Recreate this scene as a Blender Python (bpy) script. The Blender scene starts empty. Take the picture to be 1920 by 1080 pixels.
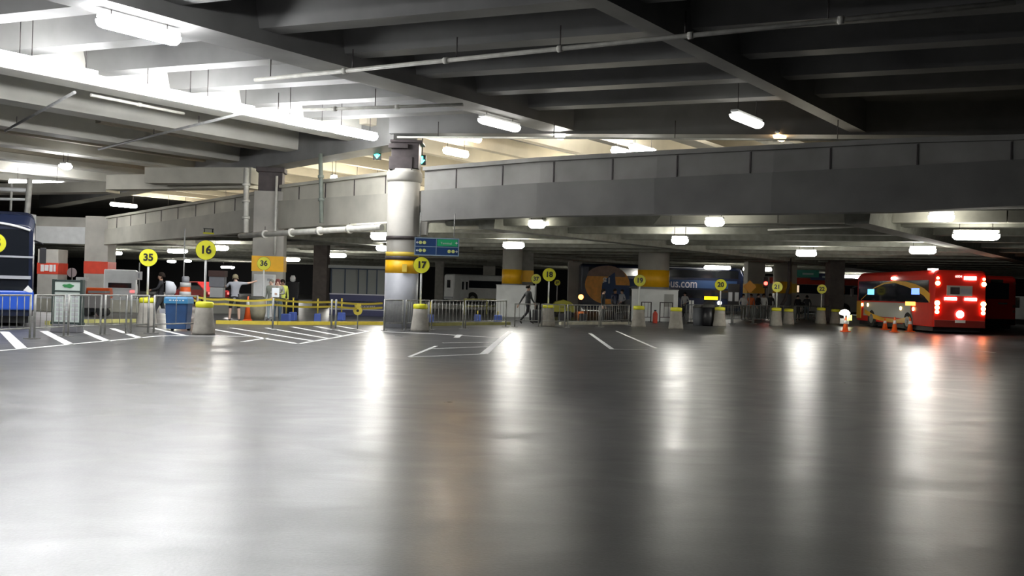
import bpy, bmesh, math, random
from math import sin, cos, pi, atan2, radians as R
from mathutils import Vector, Matrix
random.seed(7)
sc = bpy.context.scene
col = sc.collection
F = 1800.0; H = 1.65; ROLL = math.atan(.0279)

# ------------------------------------------------------------------ measuring helpers
def ray(x, y):
    u = (x-960)/F; v = (540-y)/F
    c, s = cos(ROLL), sin(ROLL)
    return Vector((u*c - v*s, 1.0, v*c + u*s))
def G(x, y, z=0.0):
    r = ray(x, y); t = (z-H)/r.z
    return Vector((r.x*t, t, z))
def DP(x, y, d):
    r = ray(x, y); return Vector((r.x*d, d, H + r.z*d))
def gx(x, d):            # ground point under picture column x at distance d
    p = DP(x, 600, d); return Vector((p.x, d, 0))

# ------------------------------------------------------------------ materials
MATS = {}
def mat(name, c, rough=.6, metal=0, var=.0, scale=3.0, bump=0.0, spec=.5, detail=5, emit=None, es=0):
    if name in MATS: return MATS[name]
    m = bpy.data.materials.new(name); m.use_nodes = True
    nt = m.node_tree; b = nt.nodes['Principled BSDF']
    b.inputs['Roughness'].default_value = rough; b.inputs['Metallic'].default_value = metal
    b.inputs['Specular IOR Level'].default_value = spec
    b.inputs['Base Color'].default_value = (*c, 1)
    if var or bump:
        tc = nt.nodes.new('ShaderNodeTexCoord'); n = nt.nodes.new('ShaderNodeTexNoise')
        n.inputs['Scale'].default_value = scale; n.inputs['Detail'].default_value = detail
        nt.links.new(tc.outputs['Object'], n.inputs['Vector'])
        if var:
            r = nt.nodes.new('ShaderNodeValToRGB')
            r.color_ramp.elements[0].position = .3; r.color_ramp.elements[1].position = .7
            r.color_ramp.elements[0].color = (*[max(0, k*(1-var)) for k in c], 1)
            r.color_ramp.elements[1].color = (*[min(1, k*(1+var)) for k in c], 1)
            nt.links.new(n.outputs['Fac'], r.inputs[0]); nt.links.new(r.outputs[0], b.inputs['Base Color'])
        if bump:
            bp = nt.nodes.new('ShaderNodeBump'); bp.inputs['Strength'].default_value = bump
            nt.links.new(n.outputs['Fac'], bp.inputs['Height']); nt.links.new(bp.outputs[0], b.inputs['Normal'])
    if emit:
        b.inputs['Emission Color'].default_value = (*emit, 1); b.inputs['Emission Strength'].default_value = es
    MATS[name] = m
    return m
def glow(name, c, s):
    return mat(name, (.8, .8, .8), .4, emit=c, es=s)

CONC = mat('concrete', (.40, .385, .345), .8, var=.16, scale=.9, bump=.08)
GIRD = mat('girder_concrete', (.34, .33, .30), .8, var=.16, scale=.9, bump=.08)
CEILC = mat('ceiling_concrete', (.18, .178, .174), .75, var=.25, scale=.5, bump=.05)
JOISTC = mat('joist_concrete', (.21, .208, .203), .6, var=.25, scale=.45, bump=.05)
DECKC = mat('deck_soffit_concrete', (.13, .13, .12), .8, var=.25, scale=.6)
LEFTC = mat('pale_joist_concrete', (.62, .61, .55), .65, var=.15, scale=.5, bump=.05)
LPAR = mat('beige_concrete', (.58, .56, .48), .8, var=.12, scale=.9, bump=.08)
UPPERC = mat('upper_concrete', (.52, .47, .37), .8, var=.12, scale=.7)
GREYP = mat('grey_paint', (.36, .37, .40), .5, var=.06)
ORANGE = mat('orange_paint', (.95, .50, .01), .45, var=.08)
PALEY = mat('pale_yellow_paint', (.62, .45, .06), .5, var=.1)
REDP = mat('red_paint', (.62, .06, .03), .5, var=.1)
WHITE = mat('white_paint', (.72, .73, .72), .45, var=.06)
OFFW = mat('off_white_panel', (.78, .80, .79), .5, var=.1, scale=1.5)
STEEL = mat('galvanised_steel', (.30, .30, .28), .45, metal=.4, var=.2, scale=8)
DSTEEL = mat('dark_steel', (.055, .045, .045), .6, metal=.2, var=.3)
LPIPE = mat('white_pipe', (.62, .61, .55), .5, var=.15, scale=4)
GPIPE = mat('grey_pipe', (.42, .42, .41), .5, var=.15, scale=4)
SIGNY = mat('sign_yellow', (.74, .72, .03), .4, var=.05)
BLACK = mat('black_plastic', (.015, .015, .018), .4)
RUBBER = mat('rubber', (.02, .02, .02), .8)
GLASS = mat('dark_glass', (.012, .014, .018), .08, spec=.8)
YEL = mat('barrier_yellow', (.58, .46, .05), .5, var=.1)
BLUEB = mat('blue_block', (.05, .09, .32), .5, var=.1)
LINE = mat('line_paint', (.80, .80, .77), .55, var=.1, scale=5)
TEAL = mat('bin_lid_teal', (.05, .22, .42), .4)
NAVYB = mat('bin_navy', (.03, .08, .20), .35, var=.15)
ORCONE = mat('cone_orange', (.85, .13, .02), .45)
RED = mat('bus_red', (.62, .022, .012), .5, var=.05, spec=.25)
BUSY = mat('bus_yellow', (.78, .42, .03), .35)
BUSG = mat('bus_grey', (.40, .40, .36), .4)
NAVY = mat('coach_navy', (.007, .012, .035), .25)
COBALT = mat('coach_cobalt', (.012, .045, .14), .5)
LAMP = glow('tube_light', (.98, .985, 1), 92)
LAMPR = glow('tube_light_single', (1, .985, .93), 6)
LAMPB = glow('tube_light_warm', (1, .62, .28), 30)
LAMPC = glow('deck_light', (1, .98, .9), 150)
LAMPE = glow('deck_edge_light', (1, .97, .86), 28)
LAMPU = glow('upper_deck_light', (1, .93, .76), 260)
TAILR = glow('tail_lamp', (1, .12, .05), 22)
TAILW = glow('led_lamp', (1, .75, .7), 16)
AMBER = glow('amber_lamp', (1, .65, .22), 16)
HEADL = glow('head_lamp', (1, .97, .85), 10)
YLED = mat('yellow_led', (.3, .2, .0), .7, spec=.1, emit=(1, .72, .01), es=2.2)
TEALG = glow('signal_teal', (.03, 1, .72), 7)
REDG = glow('red_signal', (1, .03, .02), 14)

# ------------------------------------------------------------------ mesh builder
SPLIT = {'hanger_rod', 'coupling', 'panel_joint', 'window_frame', 'post', 'pole', 'wheel', 'notice', 'bay_number_disc', 'arrow', 'lettering', 'pale_stripe', 'white_band', 'rail', 'strap', 'foot', 'frame', 'visor_trim', 'black_marking', 'rear_window', 'trim_bar', 'brake_light_bar'}
def islands(bm):
    seen = set(); out = []
    for f in bm.faces:
        if f in seen: continue
        st = [f]; seen.add(f); g = []
        while st:
            a = st.pop(); g.append(a)
            for v in a.verts:
                for b in v.link_faces:
                    if b not in seen: seen.add(b); st.append(b)
        out.append(g)
    return out
class MB:
    def __init__(s): s.v = []; s.f = []; s.sm = []
    def add(s, vs, fs, smooth=False):
        o = len(s.v); s.v += [tuple(v) for v in vs]
        for f in fs: s.f.append(tuple(i+o for i in f)); s.sm.append(smooth)
        return s
    def box(s, c, d, rz=0, taper=1.0):
        x, y, z = d[0]/2, d[1]/2, d[2]/2; vs = []
        for k in (-1, 1):
            t = taper if k > 0 else 1
            for a, b in ((-1, -1), (1, -1), (1, 1), (-1, 1)):
                px, py = a*x*t, b*y*t
                vs.append((c[0]+px*cos(rz)-py*sin(rz), c[1]+px*sin(rz)+py*cos(rz), c[2]+k*z))
        return s.add(vs, [(3, 2, 1, 0), (4, 5, 6, 7), (0, 1, 5, 4), (1, 2, 6, 5), (2, 3, 7, 6), (3, 0, 4, 7)])
    def cyl(s, a, b, r, r2=None, n=12, cap=True):
        a = Vector(a); b = Vector(b); r2 = r if r2 is None else r2
        d = (b-a).normalized(); e = d.cross(Vector((0, 0, 1)))
        if e.length < 1e-3: e = Vector((1, 0, 0))
        e.normalize(); g = d.cross(e)
        vs = [a+(e*cos(2*pi*i/n)+g*sin(2*pi*i/n))*r for i in range(n)] + [b+(e*cos(2*pi*i/n)+g*sin(2*pi*i/n))*r2 for i in range(n)]
        s.add(vs, [(i, (i+1) % n, n+(i+1) % n, n+i) for i in range(n)], True)
        if cap: s.add(vs, [tuple(range(n-1, -1, -1)), tuple(range(n, 2*n))])
        return s
    def tube(s, pts, r, n=8):
        for a, b in zip(pts, pts[1:]): s.cyl(a, b, r, n=n)
        return s
    def lathe(s, prof, n=24, c=(0, 0, 0), a0=0, sq=0):
        vs = []
        for r, z in prof:
            for i in range(n):
                a = a0+2*pi*i/n
                vs.append((c[0]+r*cos(a), c[1]+r*sin(a), c[2]+z))
        fs = []
        for k in range(len(prof)-1):
            for i in range(n): fs.append((k*n+i, k*n+(i+1) % n, (k+1)*n+(i+1) % n, (k+1)*n+i))
        s.add(vs, fs, True)
        m = len(prof)-1
        return s.add(vs, [tuple(range(n-1, -1, -1)), tuple(range(m*n, m*n+n))])
    def beam(s, p0, p1, wb, wt, z0, z1, dz=0):
        p0 = Vector((p0[0], p0[1])); p1 = Vector((p1[0], p1[1])); d = (p1-p0).normalized(); n = Vector((-d.y, d.x)); vs = []
        for p, o in ((p0, 0), (p1, dz)):
            for w, z in ((-wb/2, z0), (wb/2, z0), (wt/2, z1), (-wt/2, z1)):
                q = p+n*w; vs.append((q.x, q.y, z+o))
        return s.add(vs, [(0, 1, 2, 3), (7, 6, 5, 4), (0, 4, 5, 1), (1, 5, 6, 2), (2, 6, 7, 3), (3, 7, 4, 0)])
    def prism(s, poly, z0, z1):
        n = len(poly)
        vs = [(p[0], p[1], z0) for p in poly]+[(p[0], p[1], z1) for p in poly]
        return s.add(vs, [tuple(range(n-1, -1, -1)), tuple(range(n, 2*n))]+[(i, (i+1) % n, n+(i+1) % n, n+i) for i in range(n)])
    def plate(s, poly, axis, a, b):
        # poly of 2d points extruded between a and b on the axis ('x': points are (y,z); 'y': points are (x,z))
        n = len(poly)
        g = (lambda p, t: (t, p[0], p[1])) if axis == 'x' else (lambda p, t: (p[0], t, p[1]))
        vs = [g(p, a) for p in poly]+[g(p, b) for p in poly]
        return s.add(vs, [tuple(range(n-1, -1, -1)), tuple(range(n, 2*n))]+[(i, (i+1) % n, n+(i+1) % n, n+i) for i in range(n)])
    def loft(s, rings, smooth=True):
        n = len(rings[0]); vs = [v for r in rings for v in r]; fs = []
        for k in range(len(rings)-1):
            for i in range(n): fs.append((k*n+i, k*n+(i+1) % n, (k+1)*n+(i+1) % n, (k+1)*n+i))
        s.add(vs, fs, smooth)
        m = len(rings)-1
        return s.add(vs, [tuple(range(n-1, -1, -1)), tuple(range(m*n, m*n+n))])
    def build(s, name, m, parent=None, bevel=0):
        me = bpy.data.meshes.new(name); me.from_pydata(s.v, [], s.f)
        for p, k in zip(me.polygons, s.sm): p.use_smooth = k
        bm = bmesh.new(); bm.from_mesh(me)
        bmesh.ops.remove_doubles(bm, verts=bm.verts, dist=1e-5)
        bmesh.ops.recalc_face_normals(bm, faces=bm.faces)
        if parent and name in SPLIT:
            isl = islands(bm)
            if len(isl) > 1:
                bpy.data.meshes.remove(me)
                for fs in isl:
                    m2 = bpy.data.meshes.new(name); vm = {}; vs = []; fl = []; sm = []
                    for f in fs:
                        idx = []
                        for v in f.verts:
                            if v not in vm: vm[v] = len(vs); vs.append(tuple(v.co))
                            idx.append(vm[v])
                        fl.append(idx); sm.append(f.smooth)
                    m2.from_pydata(vs, [], fl)
                    for p, k in zip(m2.polygons, sm): p.use_smooth = k
                    m2.materials.append(m)
                    o = bpy.data.objects.new(name, m2); col.objects.link(o); o.parent = parent
                    if bevel:
                        b = o.modifiers.new('bevel', 'BEVEL'); b.width = bevel; b.segments = 2; b.limit_method = 'ANGLE'
                bm.free(); return o
        bm.to_mesh(me); bm.free()
        me.materials.append(m)
        o = bpy.data.objects.new(name, me); col.objects.link(o)
        if parent: o.parent = parent
        if bevel:
            b = o.modifiers.new('bevel', 'BEVEL'); b.width = bevel; b.segments = 2; b.limit_method = 'ANGLE'
        return o

def tag(o, label, cat, group=None, kind=None):
    if label: o['label'] = label
    if cat: o['category'] = cat
    if group: o['group'] = group
    if kind: o['kind'] = kind
    return o
def thing(name, label, cat, loc=(0, 0, 0), rz=0, group=None):
    o = bpy.data.objects.new(name, None); col.objects.link(o); o.empty_display_size = .3
    o.location = loc; o.rotation_euler = (0, 0, rz)
    return tag(o, label, cat, group)
def dup(root, label, loc, rz=0, group=None):
    r = root.copy(); col.objects.link(r); r.location = loc; r.rotation_euler = (0, 0, rz); r['label'] = label
    if group: r['group'] = group
    for ch in list(root.children):
        c = ch.copy(); col.objects.link(c); c.parent = r
        for g in list(ch.children):
            d = g.copy(); col.objects.link(d); d.parent = c
    return r
def text(s, size, m, parent, loc, rot=(pi/2, 0, 0), name='number', ext=.006, bold=0.0, sx=1):
    cu = bpy.data.curves.new('t', 'FONT'); cu.body = s; cu.size = size; cu.extrude = ext; cu.offset = bold
    cu.align_x = 'CENTER'; cu.align_y = 'CENTER'
    t = bpy.data.objects.new('t', cu); col.objects.link(t)
    dg = bpy.context.evaluated_depsgraph_get(); me = bpy.data.meshes.new_from_object(t.evaluated_get(dg))
    bpy.data.objects.remove(t); bpy.data.curves.remove(cu)
    me.materials.clear(); me.materials.append(m)
    o = bpy.data.objects.new(name, me); col.objects.link(o); o.parent = parent; o.location = loc; o.rotation_euler = rot
    o.scale = (sx, 1, 1)
    return o
def face(p): return -atan2(p.x, p.y)*.6

# ------------------------------------------------------------------ camera
cam = bpy.data.cameras.new('camera'); cam.sensor_width = 36; cam.lens = F/1920*36; cam.clip_end = 400
co = bpy.data.objects.new('camera', cam); col.objects.link(co)
# the hand-held camera leans a little: right side of the horizon falls by 1.6 degrees
co.matrix_world = Matrix.Translation((0, 0, H)) @ Matrix.Rotation(pi/2, 4, 'X') @ Matrix.Rotation(ROLL, 4, 'Z')
sc.camera = co

# ------------------------------------------------------------------ plan of the structure
A = Vector((.588, .809)); N = Vector((-.809, .588))       # direction of lamp rows, and across them
B = Vector((-.93, .367)).normalized()                     # direction of ceiling joists
C = Vector((-.64, .768)).normalized()                     # direction of the left parapet
MC = Vector((gx(751, 37.2).x, 37.2))                      # main column
P36 = Vector((gx(502, 45.2).x, 45.2)); PL = Vector((gx(182, 62).x, 62))
PR = [Vector((gx(x, d).x, d)) for x, d in ((783, 36.4), (1000, 32.6), (1220, 29.9), (1440, 28.0), (1680, 26.5), (1920, 25.2))]+[Vector((30, 20.5))]
def hit(p, d, q, e):
    # parameter t with p + d t on the line q + e s
    w = q-p; den = d.x*e.y-d.y*e.x
    return (w.x*e.y-w.y*e.x)/den

# ------------------------------------------------------------------ floor
def floor_mat():
    m = bpy.data.materials.new('polished_asphalt'); m.use_nodes = True; nt = m.node_tree; b = nt.nodes['Principled BSDF']
    tc = nt.nodes.new('ShaderNodeTexCoord')
    def noise(scale, det, sc3=(1, 1, 1), dist=0):
        mp = nt.nodes.new('ShaderNodeMapping'); mp.inputs['Scale'].default_value = sc3
        n = nt.nodes.new('ShaderNodeTexNoise'); n.inputs['Scale'].default_value = scale; n.inputs['Detail'].default_value = det
        n.inputs['Distortion'].default_value = dist
        nt.links.new(tc.outputs['Object'], mp.inputs[0]); nt.links.new(mp.outputs[0], n.inputs['Vector']); return n
    def ramp(n, p0, p1, c0, c1):
        r = nt.nodes.new('ShaderNodeValToRGB'); e = r.color_ramp.elements
        e[0].position = p0; e[1].position = p1; e[0].color = (*[c0]*3, 1) if not isinstance(c0, tuple) else (*c0, 1); e[1].color = (*[c1]*3, 1) if not isinstance(c1, tuple) else (*c1, 1)
        nt.links.new(n.outputs['Fac'], r.inputs[0]); return r
    n1 = noise(.45, 6, (1, 1, 1), .6); n2 = noise(40, 3)
    r1 = ramp(n1, .3, .7, (.058, .058, .060), (.085, .085, .087))
    r2 = ramp(n2, .3, .75, .75, 1.15)
    mx = nt.nodes.new('ShaderNodeMixRGB'); mx.blend_type = 'MULTIPLY'; mx.inputs[0].default_value = 1
    nt.links.new(r1.outputs[0], mx.inputs[1]); nt.links.new(r2.outputs[0], mx.inputs[2]); nt.links.new(mx.outputs[0], b.inputs['Base Color'])
    r3 = ramp(noise(.9, 7, (1, 1.6, 1), .8), .2, .8, .26, .40); nt.links.new(r3.outputs[0], b.inputs['Roughness'])
    bp = nt.nodes.new('ShaderNodeBump'); bp.inputs['Strength'].default_value = .06; bp.inputs['Distance'].default_value = .03
    n4 = noise(2.2, 8, (1, 2.2, 1), .5); nt.links.new(n4.outputs['Fac'], bp.inputs['Height'])
    bp2 = nt.nodes.new('ShaderNodeBump'); bp2.inputs['Strength'].default_value = .12; bp2.inputs['Distance'].default_value = .01
    nt.links.new(n2.outputs['Fac'], bp2.inputs['Height']); nt.links.new(bp.outputs[0], bp2.inputs['Normal'])
    nt.links.new(bp2.outputs[0], b.inputs['Normal'])
    b.inputs['Specular IOR Level'].default_value = .95
    return m
floor = tag(MB().box((0, 65, -.15), (180, 160, .3)).build('floor', floor_mat()), None, None, kind='structure')
def stripe(pts, w, name='painted_line'):
    mb = MB()
    for a, b in zip(pts, pts[1:]):
        a = G(*a); b = G(*b); mb.beam(a, b, w, w, .001, .006)
    return mb.build(name, LINE, floor)
for pts, w in [([(-20, 659), (60, 653), (140, 645), (240, 636), (300, 630), (352, 629)], .13),
               ([(8, 622), (42, 655)], .24), ([(82, 621), (130, 646)], .22), ([(148, 618), (202, 640)], .2), ([(210, 616), (262, 634)], .18),
               ([(286, 615), (345, 629)], .16), ([(330, 630), (470, 631)], .12),
               ([(402, 618), (492, 634), (560, 645)], .14), ([(455, 641), (500, 634)], .14),
               ([(434, 615), (590, 640)], .14), ([(500, 615), (617, 635)], .14), ([(548, 613), (641, 630)], .14), ([(590, 612), (664, 625)], .14),
               ([(632, 611), (688, 621)], .14), ([(560, 645), (640, 631), (690, 621), (812, 626)], .14),
               ([(957, 621), (907, 664)], .2), ([(812, 626), (945, 634)], .1), ([(768, 669), (818, 649)], .1), ([(768, 670), (907, 664)], .09),
               ([(862, 628), (856, 633)], .2), ([(812, 654), (925, 650)], .08), ([(830, 643), (938, 642)], .07), ([(1106, 625), (1148, 655)], .12),
               ([(1156, 621), (1230, 653)], .1), ([(1148, 655), (1215, 656)], .06), ([(1822, 658), (1866, 661)], .14)]:
    stripe(pts, w)

# ------------------------------------------------------------------ upper ceiling
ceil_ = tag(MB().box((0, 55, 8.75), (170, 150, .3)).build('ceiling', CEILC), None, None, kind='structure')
def joist(p0, p1, wb, wt, z0, z1, m=JOISTC, name='joist', par=ceil_):
    return MB().beam(p0, p1, wb, wt, z0, z1).build(name, m, par)
Q_L = 28.3
GB = Vector((-.99, .145)).normalized(); GP = Vector((0, 36.1))
for k in range(13):
    d = -2.6+3.0*k
    p = Vector((0, d)); tl = (Q_L-p.dot(N))/B.dot(N)
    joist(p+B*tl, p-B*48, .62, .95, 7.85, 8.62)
for q, w in ((0.5, .5), (10.2, .5), (19.6, 1.15), (Q_L, 1.0)):
    p = N*q; t1 = hit(p, A, GP, GB) if q < 25 else hit(p, A, MC, C)
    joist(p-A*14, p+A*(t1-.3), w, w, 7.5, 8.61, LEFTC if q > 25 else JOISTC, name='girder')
# long dark girder over the parapet, and its bent continuation to the left
joist(Vector((MC.x-.5, MC.y-.1)), GP-GB*45, 1.0, 1.0, 7.42, 8.6, DSTEEL if False else JOISTC, 'girder')
joist(MC, MC+C*52, 1.1, 1.1, 7.05, 8.6, name='girder')
# beams to the left that run with the lamp rows
for q, w in ((33.6, 1.25), (39.6, 1.2), (45.2, 1.2), (50.6, 1.2), (56, 1.2), (62, 1.2)):
    p = N*q; t1 = hit(p, A, MC, C)
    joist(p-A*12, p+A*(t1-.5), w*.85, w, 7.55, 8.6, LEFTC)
# joists of the upper level behind the parapet
for k in range(26):
    q = -16+3.3*k; p = N*q
    t0 = max(hit(p, A, GP, GB) if hit(p, A, GP, GB) < hit(p, A, MC, C) or q < 24 else hit(p, A, MC, C), 0)
    joist(p+A*(t0+.6), p+A*(t0+46), .4, .5, 7.9, 8.6, UPPERC)

# ------------------------------------------------------------------ deck (the upper roadway) : slab, soffit beams, parapets
deckpoly = [p+Vector((.1, .4)) for p in PR[::-1]]+[ MC+Vector((0, .6)), PL+Vector((0, .6)), Vector((-40, 62)), Vector((-75, 62)), Vector((-75, 128)), Vector((75, 128)), Vector((75, 19.8))]
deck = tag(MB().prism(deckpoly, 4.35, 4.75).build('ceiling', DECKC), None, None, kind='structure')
def inpar(x):  # y of the parapet line at plan x
    pts = [Vector((-75, 62)), Vector((-40, 62)), PL, MC]+PR+[Vector((75, 19.8))]
    for a, b in zip(pts, pts[1:]):
        if a.x <= x <= b.x: return a.y+(b.y-a.y)*(x-a.x)/(b.x-a.x)
    return 999
for k in range(20):
    d = 26.5+4.6*k
    xs = [x*.5 for x in range(-120, 120) if d-.395*(x*.5) > inpar(x*.5)+1.0 and d-.395*x*.5 < 126]
    runs = []
    for x in xs:
        if runs and x-runs[-1][1] < .6: runs[-1][1] = x
        else: runs.append([x, x])
    for a_, b_ in runs:
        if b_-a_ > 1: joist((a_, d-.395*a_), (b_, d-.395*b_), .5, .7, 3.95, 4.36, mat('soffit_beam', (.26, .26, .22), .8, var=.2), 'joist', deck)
for off_, w_ in ((3.4, .5),):
    PP = [p+Vector((1.2, off_)) for p in PR]
    for a_, b_ in zip(PP, PP[1:]): joist(a_, b_, w_, w_, 4.0, 4.36, mat('pale_soffit_beam', (.5, .49, .42), .7, var=.1), 'joist', deck)
for k in range(7):
    x0 = -34+11*k
    y0 = inpar(x0)+1.2
    a = Vector((x0, y0)); b = a+A*60
    if b.y > 126: b = a+A*((126-a.y)/A.y)
    joist(a, b, .7, .8, 3.8, 4.36, mat('soffit_beam', (.3, .3, .27)), 'girder', deck)

def parapet(name, label, pts, hts, m):
    # hts: (bottom, ledge, top) at each point
    t = thing(name, label, 'parapet')
    lo = MB(); up = MB(); cap = MB(); sm = MB()
    def wall(mb, i0, i1, off, th, dz0=0, dz1=0):
        for (a, ha), (b, hb) in zip(zip(pts, hts), zip(pts[1:], hts[1:])):
            d = (b-a).normalized(); n = Vector((-d.y, d.x));
            if n.y < 0: n = -n
            vs = []
            for p, h in ((a, ha), (b, hb)):
                for o, z in ((off, h[i0]+dz0), (off+th, h[i0]+dz0), (off+th, h[i1]+dz1), (off, h[i1]+dz1)):
                    q = p+n*o; vs.append((q.x, q.y, z))
            mb.add(vs, [(0, 1, 2, 3), (7, 6, 5, 4), (0, 4, 5, 1), (1, 5, 6, 2), (2, 6, 7, 3), (3, 7, 4, 0)])
    wall(lo, 0, 1, 0, .55); wall(up, 1, 2, .16, .3, 0, -.14); wall(cap, 2, 2, .04, .46, -.14, 0)
    lo.build('edge_girder', mat('sooty_girder', (.17, .166, .155), .8, var=.2, scale=.6, bump=.08) if m.name.startswith('sooty') else mat('beige_girder', (.48, .465, .40), .8, var=.12, scale=.9), t); up.build('wall_panel', m, t); cap.build('coping', m, t)  # right-hand girder gets a darker copy, shade put into its colour
    s = 1.7
    for (a, ha), (b, hb) in zip(zip(pts, hts), zip(pts[1:], hts[1:])):
        L = (b-a).length; d = (b-a)/L; n = Vector((-d.y, d.x))
        if n.y < 0: n = -n
        while s < L:
            f = s/L; q = a+d*s+n*.15; z0 = ha[1]+(hb[1]-ha[1])*f; z1 = ha[2]+(hb[2]-ha[2])*f-.16
            sm.box((q.x, q.y, (z0+z1)/2), (.04, .03, z1-z0-.02), atan2(d.y, d.x)); s += 2.3
        s -= L
    sm.build('panel_joint', DSTEEL, t)
    return t
parapet('concrete_parapet', 'long dark grey concrete edge girder and wall running right from the round column', PR, [(4.1, 5.25, 6.15), (4.11, 5.24, 6.12), (4.07, 5.2, 6.06), (4.03, 5.24, 6.05), (4.06, 5.32, 6.1), (4.2, 5.42, 6.08), (4.2, 5.42, 6.08)], mat('sooty_concrete', (.26, .253, .235), .8, var=.2, scale=.7, bump=.08))  # wall concrete darkened in colour to carry the weaker light at right
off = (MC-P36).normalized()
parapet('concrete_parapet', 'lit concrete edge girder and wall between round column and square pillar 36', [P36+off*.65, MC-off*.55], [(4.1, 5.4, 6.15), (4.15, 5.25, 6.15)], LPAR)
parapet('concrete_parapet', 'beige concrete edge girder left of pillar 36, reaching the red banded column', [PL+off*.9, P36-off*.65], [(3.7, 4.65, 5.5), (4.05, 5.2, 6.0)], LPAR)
# white faced edge girder at the far left
t = thing('concrete_parapet', 'white painted edge girder at far left beside red banded column', 'parapet')
a = DP(-60, 445, 62.3); b = DP(166, 445, 62.3)
MB().box(((a.x+b.x)/2, 62.5, (DP(100, 455, 62).z+DP(100, 425, 62).z)/2), (b.x-a.x, .5, DP(100, 425, 62).z-DP(100, 457, 62).z)).build('edge_girder', WHITE, t)
MB().box(((a.x+b.x)/2, 62.6, DP(100, 415, 62).z), (b.x-a.x, .3, DP(100, 405, 62).z-DP(100, 424, 62).z)).build('wall_panel', CONC, t)

# back walls; the lower one is painted near-black for the night outside
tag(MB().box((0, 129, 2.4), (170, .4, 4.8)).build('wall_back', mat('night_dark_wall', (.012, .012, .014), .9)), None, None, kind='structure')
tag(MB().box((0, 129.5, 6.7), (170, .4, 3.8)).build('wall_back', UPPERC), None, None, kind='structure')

# ------------------------------------------------------------------ columns
def band(mb, sq, w, z0, z1, dd=0):
    if sq: mb.box((0, 0, (z0+z1)/2), (w+.03, (dd or w)+.03, z1-z0))
    else: mb.lathe([(w/2+.015, z0), (w/2+.015, z1)], 40)
    return mb
def column(label, px, d, w, h, bands, sq=False, base=CONC, dd=0, loc=None, rz=0):
    p = loc if loc else gx(px, d)
    t = thing('concrete_column', label, 'column', (p[0], p[1], 0), rz)
    if sq: MB().box((0, 0, h/2), (w, dd or w, h)).build('shaft', base, t, .03)
    else: MB().lathe([(w/2, 0), (w/2, h)], 40).build('shaft', base, t)
    for y0, y1, m in bands:
        z0 = DP(px, y1, d-w/2).z; z1 = DP(px, y0, d-w/2).z
        band(MB(), sq, w, max(z0, .01), z1, dd).build('painted_band', m, t)
    return t
mc = column('large round concrete column with orange band behind sign 17', 750, 37.2, 1.26, 6.1, [(472, 481, PALEY), (487, 512, ORANGE), (512, 700, GREYP)], loc=(MC.x, MC.y))
band(MB(), False, 1.29, DP(750, 487, 36.6).z, DP(750, 480, 36.6).z).build('steel_strap', DSTEEL, mc)
band(MB(), False, 1.29, DP(750, 449, 36.6).z, DP(750, 442, 36.6).z).build('steel_strap', DSTEEL, mc)
MB().lathe([(.63, 5.6), (.69, 5.7), (.69, 5.95), (.64, 6.05)], 32).build('collar', CONC, mc)
MB().box((.05, 0, 6.62), (1.05, 1.0, 1.0)).box((-.1, -.3, 6.3), (.9, .5, .5)).box((.1, 0, 7.14), (1.25, 1.2, .1)).box((-.2, -.56, 6.95), (.75, .12, .18), .0).build('steel_bracket', DSTEEL, mc, .02)
MB().box((.78, .2, 4.7), (.5, .7, 1.2)).box((.72, .2, 3.85), (.4, .6, .5), 0, 1.2).build('corbel', CONC, mc, .02)
MB().box((.17, -.66, 2.3), (.18, .02, .3)).build('notice', PALEY, mc)
c36 = column('square concrete pillar with orange band behind sign 36', 502, 45.2, 1.42, 5.85, [(480, 509, ORANGE)], True, CONC, 1.2, (P36.x, P36.y), .12)
MB().box((0, 0, 6.3), (1.1, .9, .9)).box((0, 0, 6.85), (1.3, 1.1, .22)).build('steel_bracket', DSTEEL, c36, .02)
tl = thing('utility_cabinet', 'tall white cabinet door panel against pillar 36', 'cabinet', (P36.x+.05, P36.y-1.02, 0), .05)
MB().box((0, .1, .98), (.95, .3, 1.96)).build('body', OFFW, tl, .02); MB().box((0, -.06, 1.0), (.86, .02, 1.8)).build('door', WHITE, tl)
MB().box((.22, -.08, 1.72), (.14, .02, .1)).build('label_plate', GREYP, tl)
column('concrete column with red band at the bend of the left parapet', 174, 62, 1.5, 5.5, [(490, 513, REDP)], True, CONC, 1.3, (PL.x+.1, PL.y))
cr = column('concrete column with red band and white lettering, far left', 96, 60, 1.28, 3.25, [(493, 514, REDP)], True, CONC)
z = DP(96, 503, 60).z
for k, (dx, w) in enumerate(((-.32, .2), (-.05, .25), (.22, .2), (.44, .14))):
    MB().box((dx, -.67, z+.01*(k % 2)), (w, .02, .42 if k != 1 else .36)).build('lettering', WHITE, cr)
column('round column with yellow band behind low white wall, beside the shuttle bus', 958, 58, 1.2, 4.3, [(505, 532, ORANGE), (532, 640, GREYP)])
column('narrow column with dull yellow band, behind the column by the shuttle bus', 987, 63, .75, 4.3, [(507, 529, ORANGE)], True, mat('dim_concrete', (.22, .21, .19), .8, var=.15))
column('wide column with yellow band behind sign 19', 1223, 57.5, 1.85, 4.3, [(506, 538, ORANGE), (538, 700, GREYP)])
column('column with yellow band right of the dark blue coach', 1412, 69.5, 1.25, 4.3, [(532, 550, ORANGE), (550, 700, GREYP)], True)
column('column with orange band behind sign 21', 1465, 70, 1.3, 4.3, [(528, 550, ORANGE), (550, 700, GREYP)])
column('narrow column with faded yellow band right of sign 21', 1484, 71, .5, 4.3, [(532, 549, PALEY)], True)
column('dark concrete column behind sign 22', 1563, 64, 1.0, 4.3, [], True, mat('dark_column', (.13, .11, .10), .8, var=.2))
column('plain pale column standing left of the coach with the orange disc', 1075, 80, 1.1, 4.3, [], True, CONC)
column('dark slim concrete column right of the black display cabinet', 600, 62, .9, 4.3, [], True, mat('dark_column', (.13, .11, .10)))
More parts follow.
